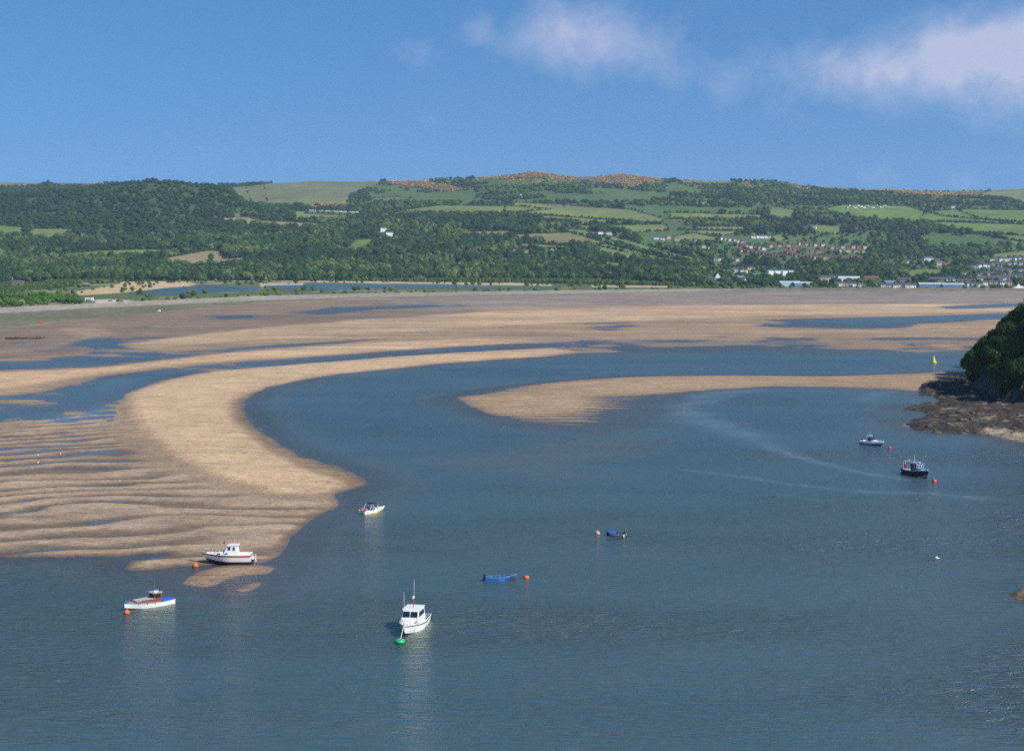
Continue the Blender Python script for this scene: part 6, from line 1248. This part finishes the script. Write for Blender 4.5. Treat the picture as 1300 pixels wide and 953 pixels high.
# ---- gulls
def gull(x, y, z, rz, label, group=None, sc=1.0, wings=False):
    o = empty('gull', (x, y, z), rz, label, 'gull', group); o.scale = (sc, sc, sc)
    bm = bmesh.new(); me = bpy.data.meshes.new('body')
    prof = [(-0.34, 0.015, 0.10), (-0.24, 0.04, 0.10), (-0.10, 0.085, 0.085), (0.04, 0.095, 0.08), (0.13, 0.07, 0.11), (0.18, 0.045, 0.17), (0.20, 0.05, 0.22), (0.25, 0.045, 0.235), (0.285, 0.018, 0.225), (0.34, 0.006, 0.215)]
    b = MB(); vs = [(x_, r * math.cos(a), zc + r * 0.9 * math.sin(a)) for x_, r, zc in prof for a in np.linspace(0, 2 * math.pi, 9)[:-1]]
    b.add(vs, [(i * 8 + j, i * 8 + (j + 1) % 8, i * 8 + 8 + (j + 1) % 8, i * 8 + 8 + j) for i in range(len(prof) - 1) for j in range(8)] + [tuple(range(8)), tuple(len(vs) - 8 + j for j in range(8))]); b.build('body', WH, o, True)
    for s_ in (-1, 1):
        b = MB()
        if wings: b.prism([(0.1, s_ * 0.05, 0.13), (0.16, s_ * 0.35, 0.24), (0.0, s_ * 0.75, 0.2), (-0.05, s_ * 0.72, 0.2), (-0.02, s_ * 0.3, 0.2), (-0.12, s_ * 0.05, 0.12)], (0, 0, 0.015))
        else: b.prism([(0.08, s_ * 0.09, 0.08), (0.02, s_ * 0.1, 0.14), (-0.3, s_ * 0.05, 0.13), (-0.42, s_ * 0.02, 0.12), (-0.2, s_ * 0.09, 0.06)], (0, s_ * 0.015, 0))
        b.build('wing', GRY if not wings else WH, o)
    return o
x, y = W(1190, 711.5); gull(x, y, 0.25, 2.9, 'white gull with spread wings skimming the water at the right', None, 1.15, True)
for k, (u, v, lab) in enumerate(((48, 575, 'gull on the rippled sand, uppermost of the four'), (77, 579, 'gull on the rippled sand, the one farthest right'), (48, 580.5, 'gull standing directly below the uppermost gull'), (48.5, 589.5, 'gull on the rippled sand, nearest of the four'))):
    x, y = W(u, v); gull(x, y, 0.35, random.uniform(0, 6), 'white ' + lab, 'gulls on the rippled sand', 1.3)
# ---- white ship on the far shore
x, y = W(1296, 369.2, 0.4); o = empty('ship', (x, y, 0.3), math.pi + 0.05, 'large white ship with stepped superstructure moored by the far town', 'ship')
L = 44; sp = hullf(L, 8, 2.6, 3.6, 1.5, 2.5, 0.9, 2.4, 0.85); hull(o, sp, [0, 0.8, 1.0, 1.35, 2.0], [WH, BLK], [1, 1, 1, 0]); deck(o, sp, GRY, 0, 0.99)
b = MB(); b.prism([(-16, -3, 2.7), (13, -3, 2.9), (9, -3, 4.6), (-14, -3, 4.6)], (0, 6, 0)); b.build('deck_house', WH, o); b = MB(); b.prism([(-3, -2.5, 4.6), (9, -2.5, 4.6), (6, -2.5, 6.6), (-2, -2.5, 6.6)], (0, 5, 0)); b.build('bridge', WH, o)
b = MB(); b.prism([(1, -1.2, 6.6), (6, -1.2, 6.6), (4, -1.2, 9.2), (3, -1.2, 9.2)], (0, 2.4, 0)); b.build('funnel', WH, o); b = MB(); b.box((3.5, -3.03, 3.8), (16, 0.06, 0.6)); b.build('window_band', GLS, o); b = MB(); b.tube([(3.5, 0, 9), (3.5, 0, 12)], 0.15, 5); b.build('mast', WH, o)
# ---- boulders on the beach under the headland
def boulder(u, v, r, label):
    x, y = W(u, v); z = headz(x, y); bm = bmesh.new(); bmesh.ops.create_icosphere(bm, subdivisions=3, radius=r); sd_ = random.random() * 50
    for p in bm.verts:
        n_ = float(fbm(np.array([p.co.x / r * 1.3 + sd_]), np.array([p.co.y / r * 1.3 + p.co.z / r + sd_]), 7, 3)[0]); p.co *= 1 + 0.35 * n_; p.co.z *= 0.6; p.co.x *= 1.3
    me = bpy.data.meshes.new('boulder'); bm.to_mesh(me); bm.free(); me.materials.append(BOULD); o = bpy.data.objects.new('boulder', me); COL.objects.link(o); o.location = (x, y, z + r * 0.12); o.rotation_euler = (0, 0, random.uniform(0, 6)); tag(o, label, 'boulder', 'boulders along the rocky shore')
BOULD = paint('boulder_rock', (0.12, 0.095, 0.07), 0.85, dirt=0.3, scale=1.2)
for k in range(46):
    u = random.uniform(1172, 1300); v = random.uniform(528, 548 + (u - 1170) * 0.06); boulder(u, v, random.uniform(0.35, 1.1), 'dark boulder among the rocks of the nearer rocky spur')
for k in range(16): boulder(random.uniform(1172, 1225), random.uniform(487, 503), random.uniform(0.4, 1.0), 'dark boulder at the shaded foot of the headland')
# ================================================================== AIR
b = MB(); b.box((0, 3900, 268.0), (13500, 8100, 540)); hz_ = b.build('haze', []); hz_['kind'] = 'stuff'
m, nt, out = new_mat('haze_air'); pv = nd(nt, 'ShaderNodeVolumePrincipled', i={'Color': (0.60, 0.78, 1.0, 1), 'Density': 4.2e-5, 'Anisotropy': 0.1}); nt.links.new(pv.outputs[0], out.inputs['Volume']); hz_.data.materials.append(m)
